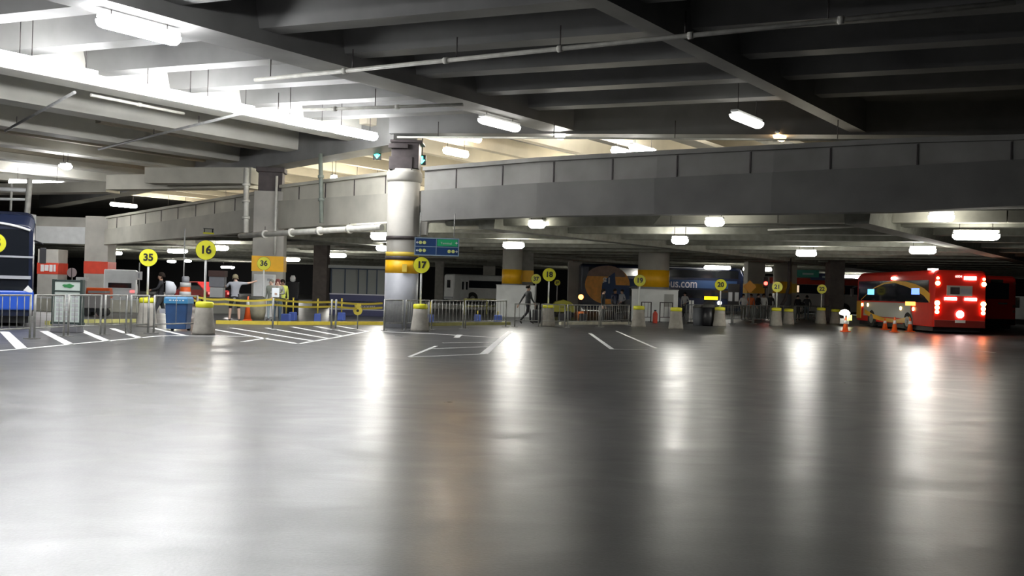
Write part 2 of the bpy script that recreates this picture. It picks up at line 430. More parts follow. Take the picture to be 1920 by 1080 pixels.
column('slim grey column behind the shuttle bus rear', 822, 90, .8, 4.3, [], True, mat('dim_concrete', (.2, .2, .2)))
column('plain concrete column above the shuttle bus windows', 915, 104, 1.3, 4.3, [], True, CONC)
# bent conduit and leaning pole in the back
tag(MB().tube([(gx(1478, 60).x, 60, 4.0), (gx(1477, 60).x, 60, 2.2), (gx(1472, 60).x, 60, 1.5), (gx(1464, 60).x, 60, 1.0), (gx(1464, 60).x, 60, 0)], .1, 10).build('drain_pipe', DSTEEL), 'black drain pipe bending at its foot, right of sign 21', 'pipe')

# low white walls
def lowwall(label, x0, x1, ytop, d, m=OFFW, patch=False):
    a = DP(x0, ytop, d); b = DP(x1, ytop, d)
    t = thing('low_wall', label, 'wall', ((a.x+b.x)/2, d, 0))
    w = b.x-a.x; h = (a.z+b.z)/2
    MB().box((0, 0, h/2), (w, .3, h)).build('wall_body', m, t, .02)
    MB().box((0, 0, h+.02), (w+.05, .36, .06)).build('coping', WHITE, t, .01)
    if patch: MB().box((w*.3, -.16, h*.68), (w*.2, .02, h*.4)).build('notice', mat('grey_patch', (.4, .41, .39)), t)
    return t
lowwall('low white wall in front of the column beside the shuttle bus', 931, 1003, 536, 55)
lowwall('low white wall with grey patch in front of the column behind sign 19', 1185, 1271, 544, 54, patch=True)
lowwall('long low grey wall behind yellow rails, left of sign 18', 800, 930, 572, 70, mat('dirty_wall', (.42, .42, .38), .7, var=.2))
lowwall('low cream block wall behind the steel barrier at far left', 60, 165, 560, 44, mat('cream_wall', (.6, .58, .48), .7, var=.15, scale=2))
lowwall('low cream block wall between orange barrier and sign 35', 196, 262, 562, 45, mat('cream_wall', (.6, .58, .48)))

# ------------------------------------------------------------------ lamps
def lamp(label, p, L, rz, W=.34, m=LAMP, z1=None, group='tube lamps under the high ceiling', name='ceiling_lamp'):
    t = thing(name, label, 'lamp', (p[0], p[1], p[2]), rz, group)
    r = []
    for y, s in ((-L/2, .55), (-L/2+.06, .9), (-L/2+.16, 1), (L/2-.16, 1), (L/2-.06, .9), (L/2, .55)):
        r.append([(W/2*s*cos(-.12+(pi+.24)*k/12), y, -.05-.17*s*sin(-.12+(pi+.24)*k/12)) for k in range(13)])
    MB().loft(r).build('lens', m, t)
    MB().box((0, 0, .055), (W*.6, L*.98, .08)).build('housing', WHITE, t, .01)
    zt = (z1 or 8.6)-p[2]
    mb = MB()
    for y in (-L*.35, L*.35): mb.cyl((0, y, .07), (0, y, zt), .012, n=6)
    mb.build('hanger_rod', DSTEEL, t)
    return t
RA = -atan2(A.x, A.y)
def hl(label, x0, y0, x1, y1, z=7.28, m=LAMP, L=2.15, W=.40, n=1):
    a = G(x0, y0, z); b = G(x1, y1, z); c = (a+b)/2
    return lamp(label, c, L, RA, W, m)
# two rows of tubes + one on the right
hl('tube lamp second from left end of the brightest row, upper left corner', 60, 112, 160, 138)
hl('tube lamp at left frame edge, first of the brightest row', -70, 85, 30, 108)
hl('tube lamp third along the brightest row, above the left beams', 256, 160, 375, 185, L=2.1)
hl('tube lamp fourth along the brightest row, just right of its twin', 372, 184, 476, 205, L=2.1)
hl('tube lamp fifth along the row, left of the round column', 524, 218, 622, 236, L=2.1)
hl('tube lamp at right end of the row, nearest the round column top', 618, 238, 714, 254, L=2.1)
hl('single bright tube lamp near the top left corner', 195, 33, 325, 68, L=2.0)
hl('single tube lamp in the dark ceiling right of the round column', 905, 216, 967, 240, L=2.1, m=LAMPR)
hl('single tube lamp over the right part of the dark concrete girder', 1366, 207, 1433, 233, L=2.1, m=LAMPR)
# the rows go on overhead towards the camera and beyond the left edge
for s, lab in ((6.6, 'tube lamp overhead beyond the upper left corner'), (13.2, 'tube lamp overhead left of the camera'), (19.8, 'tube lamp overhead far left behind the camera')):
    c = G(60, 112, 7.28).lerp(G(160, 138, 7.28), .5)-Vector((A.x, A.y, 0))*s
    lamp(lab, c, 2.15, RA)
# the lamp rows also pass overhead, left of the camera
lamp('tube lamp overhead, in line with the lamp over the right part of the girder', (-4.7, 14.0, 7.28), 2.15, RA, .4)
lamp('tube lamp overhead, near the left frame edge above the hatched bays', (-8.6, 16.2, 7.28), 2.15, RA, .4)
for px, py, L, lab in ((70, 341, 3.0, 'long lamp above the double decker coach at left'), (123, 309, .6, 'small round looking lamp in dark ceiling above the white girder')):
    c = G(px, py, 7.0); lamp(lab, (c.x, c.y, 7.0), L, -pi/2+.2 if L > 1 else 0, .5, LAMP)
# upper level lamps
def up(px, py, L, m, lab, z=7.45, W=.3, rz=RA):
    c = G(px, py, z); return lamp(lab, c, L, rz, W, m, group='lamps on the upper roadway')
up(1172, 284, 2.0, LAMPC, 'upper roadway tube lamp above dark girder, left of pair')
up(1206, 278, 2.0, LAMPC, 'upper roadway tube lamp above dark girder, right of pair')
up(1462, 253, .7, LAMPB, 'orange glowing lamp above the dark girder, right half')
up(1050, 251, .4, LAMPC, 'tiny lamp above the dark girder, centre')
up(855, 283, 1.6, LAMPC, 'upper roadway tube lamp just right of the round column', W=.24)
up(372, 338, 1.1, LAMPB, 'warm square lamp above the left parapet', 7.2, .9, 0)
up(232, 383, 2.2, LAMPC, 'upper roadway lamp above the left end of the parapet', 7.2)
up(626, 331, .3, LAMPC, 'tiny round lamp above the parapet left of the column', 6.8)
up(868, 252, 2.4, LAMPB, 'warm lamp hidden above the girder right of the column', 8.1)
# deeper upper level lamps that wash its ceiling
for k, (x, y, m) in enumerate(((4, 48, LAMPU), (14, 46, LAMPU), (-8, 52, LAMPU), (-18, 62, LAMPU), (-3, 62, LAMPU), (-26, 74, LAMPU), (16, 62, LAMPB))):
    lamp('upper roadway tube lamp deep behind the parapet, hidden from the floor below', (x, y, 6.2), 2.2, RA, .3, m, group='lamps on the upper roadway')
# deck lamps
DL = [(1007, 417, .6, 'lamp under the deck edge between signs 18 and 19'), (1340, 412, .6, 'lamp under the deck edge above sign 20'), (1765, 402, .7, 'lamp under the deck edge above the red buses'),
      (1730, 466, 1.0, 'lamp above the nearer red bus'), (1512, 472, .9, 'small lamp in the soffit above sign 22'), (963, 457, 1.0, 'lamp over the column beside the shuttle bus'), (1275, 447, .6, 'small lamp in the soffit right of the column behind sign 19'),
      (713, 440, .8, 'lamp at the left shoulder of the round column'), (213, 473, 1.6, 'lamp under the deck left of sign 35'), (333, 469, 1.6, 'lamp under the deck between signs 35 and 16'), (413, 463, 1.1, 'lamp under the deck just right of sign 16'),
      (427, 500, 1.8, 'far lamp under the deck right of sign 16, lower'), (547, 485, 1.6, 'lamp under the deck right of the square pillar'), (632, 477, 1.4, 'lamp under the deck between square pillar and round column'), (322, 489, 1.1, 'far small lamp under the deck, lower of the pair by sign 35'), (352, 488, .8, 'far small lamp under the deck left of sign 16'),
      (1108, 505, 2.2, 'far lamp above the coach with the orange disc'), (1420, 503, 2.2, 'far lamp above the column right of the dark coach'), (1345, 500, 2.0, 'far lamp in the soffit behind sign 20'), (1592, 517, 2.4, 'far lamp left of the red buses'), (716, 463, .6, 'small lamp touching the left side of the round column'),
      (1830, 437, 1.3, 'lamp above the right rear of the red buses')]
for px, py, L, lab in DL:
    z = 3.72; c = G(px, py, z)
    if px in (1007, 1340, 1765): c = DP(px, py, {1007: 34.9, 1340: 31.2, 1765: 28.4}[px])
    if c.y > 118: c = DP(px, py, 116)
    lamp(lab, c, L, pi/2-.35, .42, LAMPE if (c.y < 36 and c.x > -4) or px in (1108, 1345, 1420) else LAMPC, 4.36, 'lamps under the deck')

# ------------------------------------------------------------------ pipes
def pipe(label, pts, r, m=GPIPE, rods=None, flanges=0):
    t = thing('pipe_run', label, 'pipe')
    MB().tube(pts, r, 10).build('pipe', m, t)
    if rods:
        mb = MB()
        for p, zt in rods: mb.cyl(p, (p[0], p[1], zt), .015, n=6)
        mb.build('hanger_rod', DSTEEL, t)
    if flanges:
        mb = MB()
        for a, b in zip(pts, pts[1:]):
            a = Vector(a); b = Vector(b); L = (b-a).length
            for k in range(1, flanges+1):
                q = a.lerp(b, k/(flanges+1)); d = (b-a).normalized()*.06; mb.cyl(q-d, q+d, r*1.5, n=12)
        mb.build('coupling', m, t)
    return t
def PZ(x, y, z): return G(x, y, z)
a, b = PZ(478, 150, 7.3), PZ(1905, 4, 7.3)
pipe('long grey pipe hung under the joists, rising to the top right corner', [a, b], .055, LPIPE, [(a.lerp(b, f), 7.85) for f in (.03, .18, .35, .5, .66, .82)], 5)
a, b = PZ(515, 208, 7.3), PZ(868, 196, 7.3)
pipe('thin pipe passing over the lamp left of the round column', [a, b], .05, LPIPE, [(a.lerp(b, f), 7.9) for f in (.02, .55)], 2)
a, b = DP(745, 257, 34.5), DP(1800, 264, 31)
pipe('thin sprinkler pipe crossing above the dark concrete girder', [a, b], .035, LPIPE, [(a.lerp(b, f), 7.5) for f in (.08, .3, .52, .8)])
a, b = DP(450, 442, 42.5), DP(716, 426, 36.2)
pipe('white insulated pipe running below the parapet to the round column', [a, b], .12, LPIPE, [(a.lerp(b, f), 4.0) for f in (.2, .8)], 4)
a, b = DP(462, 316, 43.5), DP(461, 440, 43)
pipe('white vertical downpipe left of pillar 36', [a, b], .12, LPIPE, None, 3)
pipe('grey green vertical conduit in front of the parapet', [DP(601, 288, 40.8), DP(603, 418, 40.8)], .09, mat('conduit_green', (.20, .23, .20), .5, var=.2), None, 2)
pipe('twin thin pipes on the upper face of pillar 36', [DP(519, 330, 44.2), DP(515, 478, 44.2)], .06, LPIPE)
a, b = PZ(10, 245, 7.3), PZ(140, 173, 7.3)
pipe('thin diagonal pipe under the beams at the left edge', [a, b], .05, GPIPE, [(a.lerp(b, .2), 7.6)])
a, b = PZ(185, 280, 7.3), PZ(455, 212, 7.3)
pipe('thin diagonal pipe crossing the lit left beams', [a, b], .05, GPIPE, [(a.lerp(b, f), 7.6) for f in (.45, .75)])
a, b = PZ(170, 178, 7.4), PZ(345, 213, 7.4)
pipe('white thin pipe beside the first left beam', [a, b], .05, LPIPE, None, 1)
pipe('thin pipe under the soffit right of centre', [DP(1020, 425, 38), DP(1230, 418, 36)], .03, GPIPE, [(DP(1125, 421, 37), 4.36)])
pipe('thin pipe rising under the soffit to the right edge', [DP(1440, 431, 35), DP(1890, 413, 30)], .04, LPIPE, [(DP(1440, 431, 35).lerp(DP(1890, 413, 30), f), 4.36) for f in (.1, .5, .9)])

# precast beam ends of the upper ramp, left
for lab, x0, x1, y0, y1, d in (('concrete ramp beam with cut end above left parapet', 212, 478, 330, 357, 50), ('higher concrete ramp beam stub above the left parapet', 282, 480, 316, 345, 47.5), ('long concrete ramp beam above white girder at left', -20, 212, 346, 364, 54)):
    a = DP(x0, (y0+y1)/2, d); b = DP(x1, (y0+y1)/2, d-(3 if x0 < 230 else 1.2)); zb = DP(x0, y1, d).z; zt = DP(x0, y0, d).z
    tag(MB().beam(a, b, 1.0, 1.0, zb, zt).build('ramp_beam', LPAR), lab, 'beam')
    if x0 != 60:
        pass

# ------------------------------------------------------------------ signs on bollards
def make_sign(label, num, px, py, d, discy, r=.29, bol=True, bh=.98, polec=None, gr='numbered bay signs'):
    p = gx(px, d) if py is None else G(px, py)
    D = p.y; zc = DP(px, discy, D).z
    t = thing('bay_sign', label, 'sign', p, face(p), gr)
    z0 = bh if bol else 0
    MB().cyl((0, 0, z0-.05), (0, 0, zc+.1), .035, n=12).build('pole', WHITE, t)
    MB().cyl((0, -.06, zc), (0, -.035, zc), r, n=48).build('disc', SIGNY, t)
    MB().cyl((0, -.034, zc), (0, -.03, zc), r+.012, n=48).build('rim', BLACK, t)
    text(num, r*1.12, BLACK, t, (0, -.066, zc), bold=.012)
    if bol: bollard_parts(t, bh)
    return t
def bollard_parts(t, h=.98, top=SIGNY):
    MB().lathe([(.33, 0), (.335, .08), (.30, .3), (.265, h*.62), (.25, h-.17)], 28).build('concrete_base', mat('bollard_concrete', (.33, .31, .27), .85, var=.12, scale=6, bump=.1), t)
    MB().lathe([(.252, h-.17), (.262, h-.12), (.262, h-.03), (.22, h), (.03, h+.01)], 28).build('yellow_cap', ORANGE if top is None else top, t)
def bollard(label, px, py, h=.98):
    p = G(px, py); t = thing('bollard', label, 'bollard', p, 0, 'concrete bollards with yellow caps'); bollard_parts(t, h); return t
make_sign('round yellow sign numbered 16 on conical concrete base', '16', 382, 627, 0, 469, bol=True)
make_sign('round yellow sign numbered 17 on conical concrete base, before the round column', '17', 787, 621, 0, 497)
make_sign('round yellow sign numbered 18 beside the walking person with suitcase', '18', 1027, 612, 0, 515)
make_sign('round yellow sign numbered 19 in front of the wide yellow banded column', '19', 1197, 613, 0, 526, r=.27)
make_sign('round yellow sign numbered 20 beside the dark coach front', '20', 1349, 612, 0, 534)
make_sign('round yellow sign numbered 21 among the people at right', '21', 1455, 611, 0, 538, r=.28)
make_sign('round yellow sign numbered 22, rightmost sign before the red buses', '22', 1539, 607, 0, 542, r=.28)
make_sign('bright round yellow sign numbered 35 behind the steel barrier', '35', 275, 613, 0, 483)
make_sign('round yellow sign numbered 36 on the orange banded pillar', '36', 492, None, 42.9, 494, bol=False)
make_sign('small round yellow sign numbered 37 beside sign 18', '37', 1003, None, 57, 523, bol=False)
make_sign('very small distant round yellow sign right of sign 18', '38', 1043, None, 78, 530, r=.24, bol=False)
make_sign('round yellow sign cut by the left frame edge', '15', -13, None, 27.6, 456, bol=False)
bollard('yellow capped bollard right of sign 19, by the white wall', 1267, 617)
bollard('yellow capped bollard right of sign 21', 1478, 608, .9)
bollard('yellow capped bollard right of sign 22', 1566, 607, .9)

# overhead direction sign
ds = thing('direction_sign', 'blue and green overhead direction sign right of the round column', 'sign', DP(819, 463, 34), .08)
MB().box((0, 0, 0), (1.56, .1, .62)).build('panel', mat('sign_blue', (.01, .05, .17), .4), ds, .01)
FR = mat('sign_frame', (.28, .38, .48), .5)
MB().box((0, -.055, .3), (1.56, .02, .035)).box((0, -.055, -.3), (1.56, .02, .035)).box((-.77, -.055, 0), (.035, .02, .62)).box((.77, -.055, 0), (.035, .02, .62)).box((-.02, -.055, 0), (.02, .02, .6)).box((0, -.055, 0), (1.5, .02, .02)).build('frame', FR, ds)
MB().box((.37, -.052, .15), (.72, .02, .24)).build('green_field', mat('sign_green', (.02, .42, .16), .4), ds)
mb = MB()
for x, zz in ((-.58, .14), (-.44, .14), (-.58, -.14), (-.44, -.14), (.44, -.15), (.58, -.15)): mb.cyl((x, -.07, zz), (x, -.05, zz), .06, n=20)
mb.build('bay_number_disc', mat('pale_disc', (.65, .72, .25), .4), ds)
mb = MB()
for x, zz, s in ((-.7, .14, 1), (-.7, -.14, 1), (.71, -.15, -1), (.70, .15, -1)):
    mb.plate([(x-.04*s, zz), (x+.02*s, zz+.05), (x+.02*s, zz-.05)], 'y', -.07, -.055); mb.box((x+.035*s, -.062, zz), (.04, .012, .025))
mb.build('arrow', WHITE, ds)
text('Terminal', .11, WHITE, ds, (.33, -.066, .13), name='lettering')
MB().cyl((-.6, 0, .31), (-.6, 0, 1.2), .02, n=8).cyl((.6, 0, .31), (.6, 0, 1.2), .02, n=8).build('hanger_rod', STEEL, ds)
# small sign on the girder over sign 16
sg = thing('clearance_sign', 'small black edged clearance plate above sign 16', 'sign', DP(391, 432, 47.6), .7)
MB().box((0, 0, 0), (.5, .04, .2)).build('plate', mat('grey_plate', (.35, .35, .3)), sg); MB().box((0, 0, .08), (.52, .05, .04)).box((.2, -.01, 0), (.06, .05, .2)).box((-.22, -.01, 0), (.04, .05, .2)).build('black_marking', BLACK, sg)
MB().box((0, -.01, -.14), (.55, .04, .07)).build('yellow_strip', SIGNY, sg)
# green traffic arrows above
for lab, px, py in (('green signal left of the round column top', 707, 290), ('green signal right of the round column top', 791, 300)):
    p = DP(px, py, 40); t = thing('traffic_signal', lab, 'signal', p, 0, 'green signals beside the column top')
    MB().box((0, .06, 0), (.34, .12, .42)).build('housing', BLACK, t, .02)
    MB().plate([(0, -.16), (-.13, .0), (-.05, .0), (-.05, .15), (.05, .15), (.05, .0), (.13, .0)], 'y', -.03, -.002).build('arrow_light', TEALG, t)
    MB().cyl((0, .06, .2), (0, .06, 8.6-p.z), .025, n=8).build('hanger_rod', DSTEEL, t)
for lab, px, py, m, w in (('teal overhead sign in the back right of sign 21', 1508, 513, mat('sign_teal', (.02, .22, .17), .5), 2.4), ('dark blue overhead sign in the back above sign 22', 1545, 519, mat('sign_dblue', (.03, .04, .12), .5), 2.2)):
    p = DP(px, py, 82); t = thing('direction_sign', lab, 'sign', p, -.2)
    MB().box((0, 0, 0), (w, .1, .6)).build('panel', m, t); MB().cyl((-.7, 0, .3), (-.7, 0, 4.36-p.z), .03, n=6).cyl((.7, 0, .3), (.7, 0, 4.36-p.z), .03, n=6).build('hanger_rod', STEEL, t)
    MB().box((.3, -.06, -.02), (.9, .02, .16)).build('lettering', mat('pale_lettering', (.35, .45, .45)), t)

# ------------------------------------------------------------------ barriers
def barrier(label, a, b, h=1.14, nb=None, m=STEEL, yel=False, gr='grey steel barrier panels'):
    p0 = G(*a); p1 = G(*b); d = p1-p0; L = d.length-.1; c = (p0+p1)/2
    t = thing('steel_barrier', label, 'barrier', c, atan2(d.y, d.x), gr)
    for s in (-1, 1): MB().cyl((s*(L/2-.03), 0, 0), (s*(L/2-.03), 0, h), .03, n=10).box((s*(L/2-.03), 0, .01), (.12, .3, .02)).build('post', m, t)
    MB().cyl((-L/2+.03, 0, h-.02), (L/2-.03, 0, h-.02), .024, n=8).build('top_rail', YEL if yel else m, t)
    MB().cyl((-L/2+.03, 0, .27), (L/2-.03, 0, .27), .02, n=8).build('bottom_rail', m, t)
    n = nb or max(3, int(L/.22)); mb = MB()
    for k in range(1, n): mb.cyl((-L/2+L*k/n, 0, .27), (-L/2+L*k/n, 0, h-.02), .011, n=6)
    mb.build('baluster', m, t)
    return t
FL = [(-60, 642), (60, 635), (123, 631), (192, 628), (240, 626), (282, 625)]
LB = ['steel barrier panel at the left frame edge before the blue coach', 'steel barrier panel directly before the left edge of the map kiosk', 'steel barrier panel covering the map kiosk front', 'steel barrier panel right of the map kiosk', 'steel barrier panel in front of sign 35']
for a, b, l in zip(FL, FL[1:], LB): barrier(l, a, b)
barrier('low barrier crossing in front of the blue bin', (284, 625), (372, 622), 1.14, 2)
FR_ = [(716, 620), (758, 620), (806, 618), (870, 616), (950, 613)]
LB = ['dense steel barrier panel in front of the round column', 'steel barrier panel behind the base of sign 17', 'steel barrier panel right of sign 17', 'steel barrier panel before the shuttle bus, left of the walking person']
for i, (a, b, l) in enumerate(zip(FR_, FR_[1:], LB)): barrier(l, a, b, 1.12, 24 if i == 0 else None if i > 1 else 12)
DB = [(962, 613), (1012, 613), (1062, 614), (1125, 613), (1180, 610)]
LB = ['steel barrier panel behind the walking person with suitcase', 'steel barrier panel right of sign 18', 'steel barrier panel before the coach with the orange disc', 'steel barrier panel left of sign 19']
for a, b, l in zip(DB, DB[1:], LB): barrier(l, a, b, 1.0)
DB = [(1284, 608), (1330, 608), (1372, 607), (1412, 607), (1445, 606), (1490, 605), (1530, 604), (1580, 603)]
LB = ['grey barrier panel left of sign 20', 'grey barrier panel under sign 20', 'grey barrier panel right of sign 20', 'grey barrier panel before the person in orange', 'grey barrier panel below sign 21', 'grey barrier panel left of sign 22', 'grey barrier panel right of sign 22']
MESH = mat('barrier_dark', (.17, .18, .17), .6, var=.1)
for a, b, l in zip(DB, DB[1:], LB): barrier(l, a, b, 1.05, 14, MESH)
for l, x0, x1 in (('dark hooped barrier left of the red cylinder at the white wall', 1200, 1222), ('dark hooped barrier right of the red cylinder at the white wall', 1235, 1262)):
    barrier(l, (x0, 604), (x1, 604), 1.1, 3, DSTEEL)
# yellow kerb of the platform
def kerb(label, pts, w=.16, h=.13, m=YEL):
    mb = MB()
    for a, b in zip(pts, pts[1:]): mb.beam(G(*a), G(*b), w, w, 0, h)
    return tag(mb.build('kerb', m), label, 'kerb')
kerb('yellow painted kerb left of pillar 36 behind sign 16', [(405, 607), (520, 609), (718, 609)])
kerb('yellow painted kerb from the round column to the walking person', [(800, 611), (955, 609)], m=mat('kerb_dull', (.42, .40, .14), .6, var=.2))
kerb('pale kerb behind the right hand barriers', [(1050, 609), (1180, 608)], m=mat('kerb_pale', (.5, .48, .38), .6, var=.2))
kerb('dull yellow kerb at far left behind the steel barrier', [(88, 609), (150, 606), (265, 604)], m=mat('kerb_dull', (.42, .4, .14)))
# yellow rails/tapes between posts
def tape(label, pts, zs, m=YEL):
    mb = MB()
    P = [G(*p) for p in pts]
    for a, b, z0, z1 in zip(P, P[1:], zs, zs[1:]):
        n = 8; prev = None
        for k in range(n+1):
            f = k/n; q = a.lerp(b, f); z = z0+(z1-z0)*f-.05*sin(pi*f)
            if prev: mb.beam((prev[0].x, prev[0].y), (q.x, q.y), .012, .012, prev[1]-.035, prev[1]+.035, z-prev[1])
            prev = (q, z)
    return tag(mb.build('barrier_tape', m), label, 'tape')
PT = [(362, 617), (420, 617), (511, 619), (623, 618), (716, 618)]
tape('yellow tape strung from blue bin to round column, upper strand', PT, [1.08, 1.0, 1.04, .98, .96])
tape('yellow tape strung from blue bin to round column, lower strand', PT, [.95, .84, .86, .82, .8])
for lab, px in (('grey tape post in front of the two people at pillar 36', 511), ('left grey tape post of the pair before the glazed booth', 621), ('right grey tape post of the pair before the glazed booth', 629)):
    p = G(px, 619); t = thing('tape_post', lab, 'post', p, 0, 'grey tape posts')
    MB().cyl((0, 0, 0), (0, 0, 1.08), .035, n=10).build('pole', STEEL, t); MB().lathe([(.15, 0), (.15, .03), (.05, .05)], 20).build('foot', STEEL, t)
# stanchions with blue blocks
def stan(label, px, py, h=.95, w=.3, m=BLUEB, pole=True):
    p = G(px, py); t = thing('weighted_stanchion', label, 'stanchion', p, random.uniform(-.3, .3), 'stanchions with blue weights')
    MB().box((0, 0, .18), (w, .28, .36), 0, .92).build('weight_block', m, t, .03)
    MB().cyl((0, 0, .36), (0, 0, h), .03, n=10).build('pole', YEL if pole else STEEL, t)
    MB().cyl((0, 0, h), (0, 0, h+.03), .045, n=10).build('cap', YEL, t)
for a in (('stanchion with blue block nearest the two people at pillar 36', 536, 605, .95, .36), ('stanchion with blue block just right of the nearest one by pillar 36', 549, 601, .95, .3), ('single blue block stanchion midway before the black display', 595, 604, .95, .28),
          ('blue block stanchion at the left end of the glazed booth', 640, 601, .95, .3), ('wide blue block stanchion behind the dense barrier at the round column', 730, 606, 1.0, .5), ('dark blue block stanchion right of sign 17', 807, 604, .9, .28),
          ('dark blue block stanchion before the shuttle bus wheel', 895, 604, .5, .28), ('dark blue block stanchion left of the walking person', 933, 605, .5, .4)): stan(*a)
# yellow hazard sign on tape
hs = thing('hazard_sign', 'yellow octagonal hazard sign hung on the tape before the booth', 'sign', G(670, 618)+Vector((0, 0, .68)), 0)
MB().cyl((0, -.03, 0), (0, .0, 0), .17, n=8).box((0, -.015, .2), (.24, .03, .1)).build('panel', YEL, hs); MB().cyl((0, -.04, 0), (0, -.03, 0), .05, n=12).build('symbol', BLACK, hs)
MB().cyl((0, .02, -.68), (0, .02, .22), .02, n=8).box((0, .02, -.67), (.3, .3, .02)).build('stand', STEEL, hs)
# long yellow rail before the shuttle
pr = thing('guard_rail', 'dull yellow guard rail before the white shuttle bus', 'rail', (0, 0, 0))
a = G(870, 590); b = G(990, 588); mb = MB(); mb.tube([a+Vector((0, 0, .9)), b+Vector((0, 0, .9))], .05); mb.tube([a+Vector((0, 0, .5)), b+Vector((0, 0, .5))], .04)
mb.build('rail', mat('kerb_dull', (.42, .4, .14)), pr)
mb = MB()
for f in (0, .33, .66, 1): q = a.lerp(b, f); mb.cyl(q, q+Vector((0, 0, .95)), .05, n=8)
mb.build('post', mat('kerb_dull', (.42, .4, .14)), pr)
# low yellow vault by sign 18
yb = thing('covered_cart', 'low yellow covered cart right of sign 18', 'cart', G(1055, 594), 0)
MB().loft([[(x*s, y, .3+.75*z*s2) for x, z in ((-.75, 0), (.75, 0), (.72, .5), (.45, .85), (0, 1), (-.45, .85), (-.72, .5))] for y, s, s2 in ((-.5, .95, .95), (0, 1, 1), (.5, .95, .95))], False).build('cover', mat('kerb_dull2', (.45, .43, .05), .6), yb)
MB().cyl((-.5, -.4, .15), (-.5, .4, .15), .15).cyl((.5, -.4, .15), (.5, .4, .15), .15).build('wheel', RUBBER, yb)

# ------------------------------------------------------------------ cones, bins, kiosk
def cone(label, px, py, h=.72, drum=False):
    p = G(px, py); t = thing('traffic_cone', label, 'cone', p, .2, 'orange traffic cones')
    MB().box((0, 0, .02), (.36, .36, .04)).build('base_plate', ORCONE, t, .01)
    MB().lathe([(.145, .04), (.03, h), (.02, h+.01)], 20).build('cone_body', ORCONE, t)
    f = lambda z: .145-(.115)*(z-.04)/(h-.04)+.004
    MB().lathe([(f(h*.55), h*.55), (f(h*.78), h*.78)], 20).build('reflective_collar', WHITE, t)
    return t
cone('orange cone with tall white tip beside the person in shorts', 464, 601, 1.0)
cone('largest orange cone, alone before the red bus side', 1677, 623, .75)
cone('small faint orange cone left of the largest cone', 1659, 618, .6)
cone('orange cone before the red bus rear wheel', 1706, 622, .7)
cone('orange red cone below the bright lamp, leftmost by the red bus', 1585, 622, .7)
t = thing('fire_extinguisher', 'red cylinder standing at the foot of the white wall near sign 19', 'extinguisher', G(1228, 606))
MB().lathe([(.12, 0), (.13, .03), (.13, .5), (.07, .6), (.04, .64)], 20).build('cylinder', REDP, t); MB().box((0, 0, .67), (.12, .06, .06)).build('valve', BLACK, t)
# warning lamp
t = thing('warning_lamp', 'very bright white warning lamp left of the red bus front', 'lamp', G(1583, 612))
MB().cyl((0, 0, 0), (0, 0, .62), .04).build('post', STEEL, t); MB().box((0, 0, .3), (.5, .06, .3)).build('board', OFFW, t)
MB().lathe([(.05, .62), (.26, .68), (.30, .76), (.2, .9), (.05, .96)], 20).build('lens', HEADL, t)
MB().box((.28, 0, .5), (.25, .1, .3)).build('yellow_flap', glow('yellow_lamp', (.9, .8, .03), 2), t)
# blue bin
p = G(334, 620); t = thing('waste_bin', 'blue wheeled bin with teal lid left of sign 16', 'bin', p, .05)
MB().loft([[(x*w, y*w, z) for x, y in ((-.33, -.3), (.33, -.3), (.36, -.26), (.36, .3), (-.36, .3), (-.36, -.26))] for z, w in ((.06, .86), (.9, 1.0))], False).build('body', NAVYB, t, .02)
MB().loft([[(x*w, y*w, z) for x, y in ((-.37, -.34), (.37, -.34), (.37, .34), (-.37, .34))] for z, w in ((.86, 1.02), (1.02, 1.0), (1.1, .9))], False).build('lid', TEAL, t, .02)
for k, w in enumerate((.09, .05, .12, .05, .07)): MB().box((-.17+k*.1, -.35, .97), (w*.75, .012, .035)).build('lettering', OFFW, t)
MB().cyl((-.3, .26, .08), (-.22, .26, .08), .08).cyl((.22, .26, .08), (.3, .26, .08), .08).build('wheel', RUBBER, t)
MB().box((-.38, -.2, .62), (.3, .04, .14)).build('side_plate', GREYP, t)
# dark bins right
def bin_(label, px, py, r, h, m):
    t = thing('waste_bin', label, 'bin', G(px, py), 0, 'round bins near sign 20')
    MB().lathe([(r*.85, 0), (r, h*.3), (r, h*.85)], 24).build('body', m, t); MB().lathe([(r*1.04, h*.85), (r*1.04, h*.92), (r*.6, h)], 24).build('lid', mat('bin_lid_dark', (.08, .08, .07)), t)
bin_('black round bin left of sign 20', 1327, 611, .3, 1.1, BLACK)
bin_('grey round bin touching the black bin left of sign 20', 1309, 610, .28, 1.05, mat('bin_grey', (.16, .17, .19), .6))
bin_('large grey ribbed bin before pillar 36', 481, 599, .37, 1.0, mat('bin_beige', (.3, .28, .2), .7, var=.2))
# map kiosk
p = G(126, 623); t = thing('map_kiosk', 'black framed notice kiosk with green leaf emblem behind the barrier', 'kiosk', p, -.1)
MB().box((0, 0, .88), (.80, .08, 1.22)).build('panel', mat('kiosk_glass', (.55, .62, .57), .25), t)
MB().box((-.43, 0, .88), (.08, .14, 1.32)).box((.43, 0, .88), (.08, .14, 1.32)).box((0, 0, .26), (.98, .16, .08)).box((0, 0, 1.5), (.8, .12, .05)).box((0, -.05, 1.2), (.8, .03, .04)).build('frame', mat('kiosk_frame', (.03, .045, .04), .5), t, .01)
MB().box((0, 0, .12), (.82, .4, .24), 0, .92).build('base', mat('kiosk_base', (.13, .13, .14), .6), t, .02)
mb = MB()
for c in (-.24, 0, .24):
    for r in range(6): mb.box((c, -.045, .4+r*.13), (.19, .01, .09))
mb.build('notice', mat('notice_grey', (.42, .43, .44)), t)
e = [(.17*cos(a)*(1+.15*sin(3*a))+.02, 1.35+.055*sin(a)*(1+.2*cos(5*a))) for a in [2*pi*k/24 for k in range(24)]]
MB().plate(e, 'y', -.052, -.04).build('emblem', mat('emblem_green', (.03, .20, .06)), t)
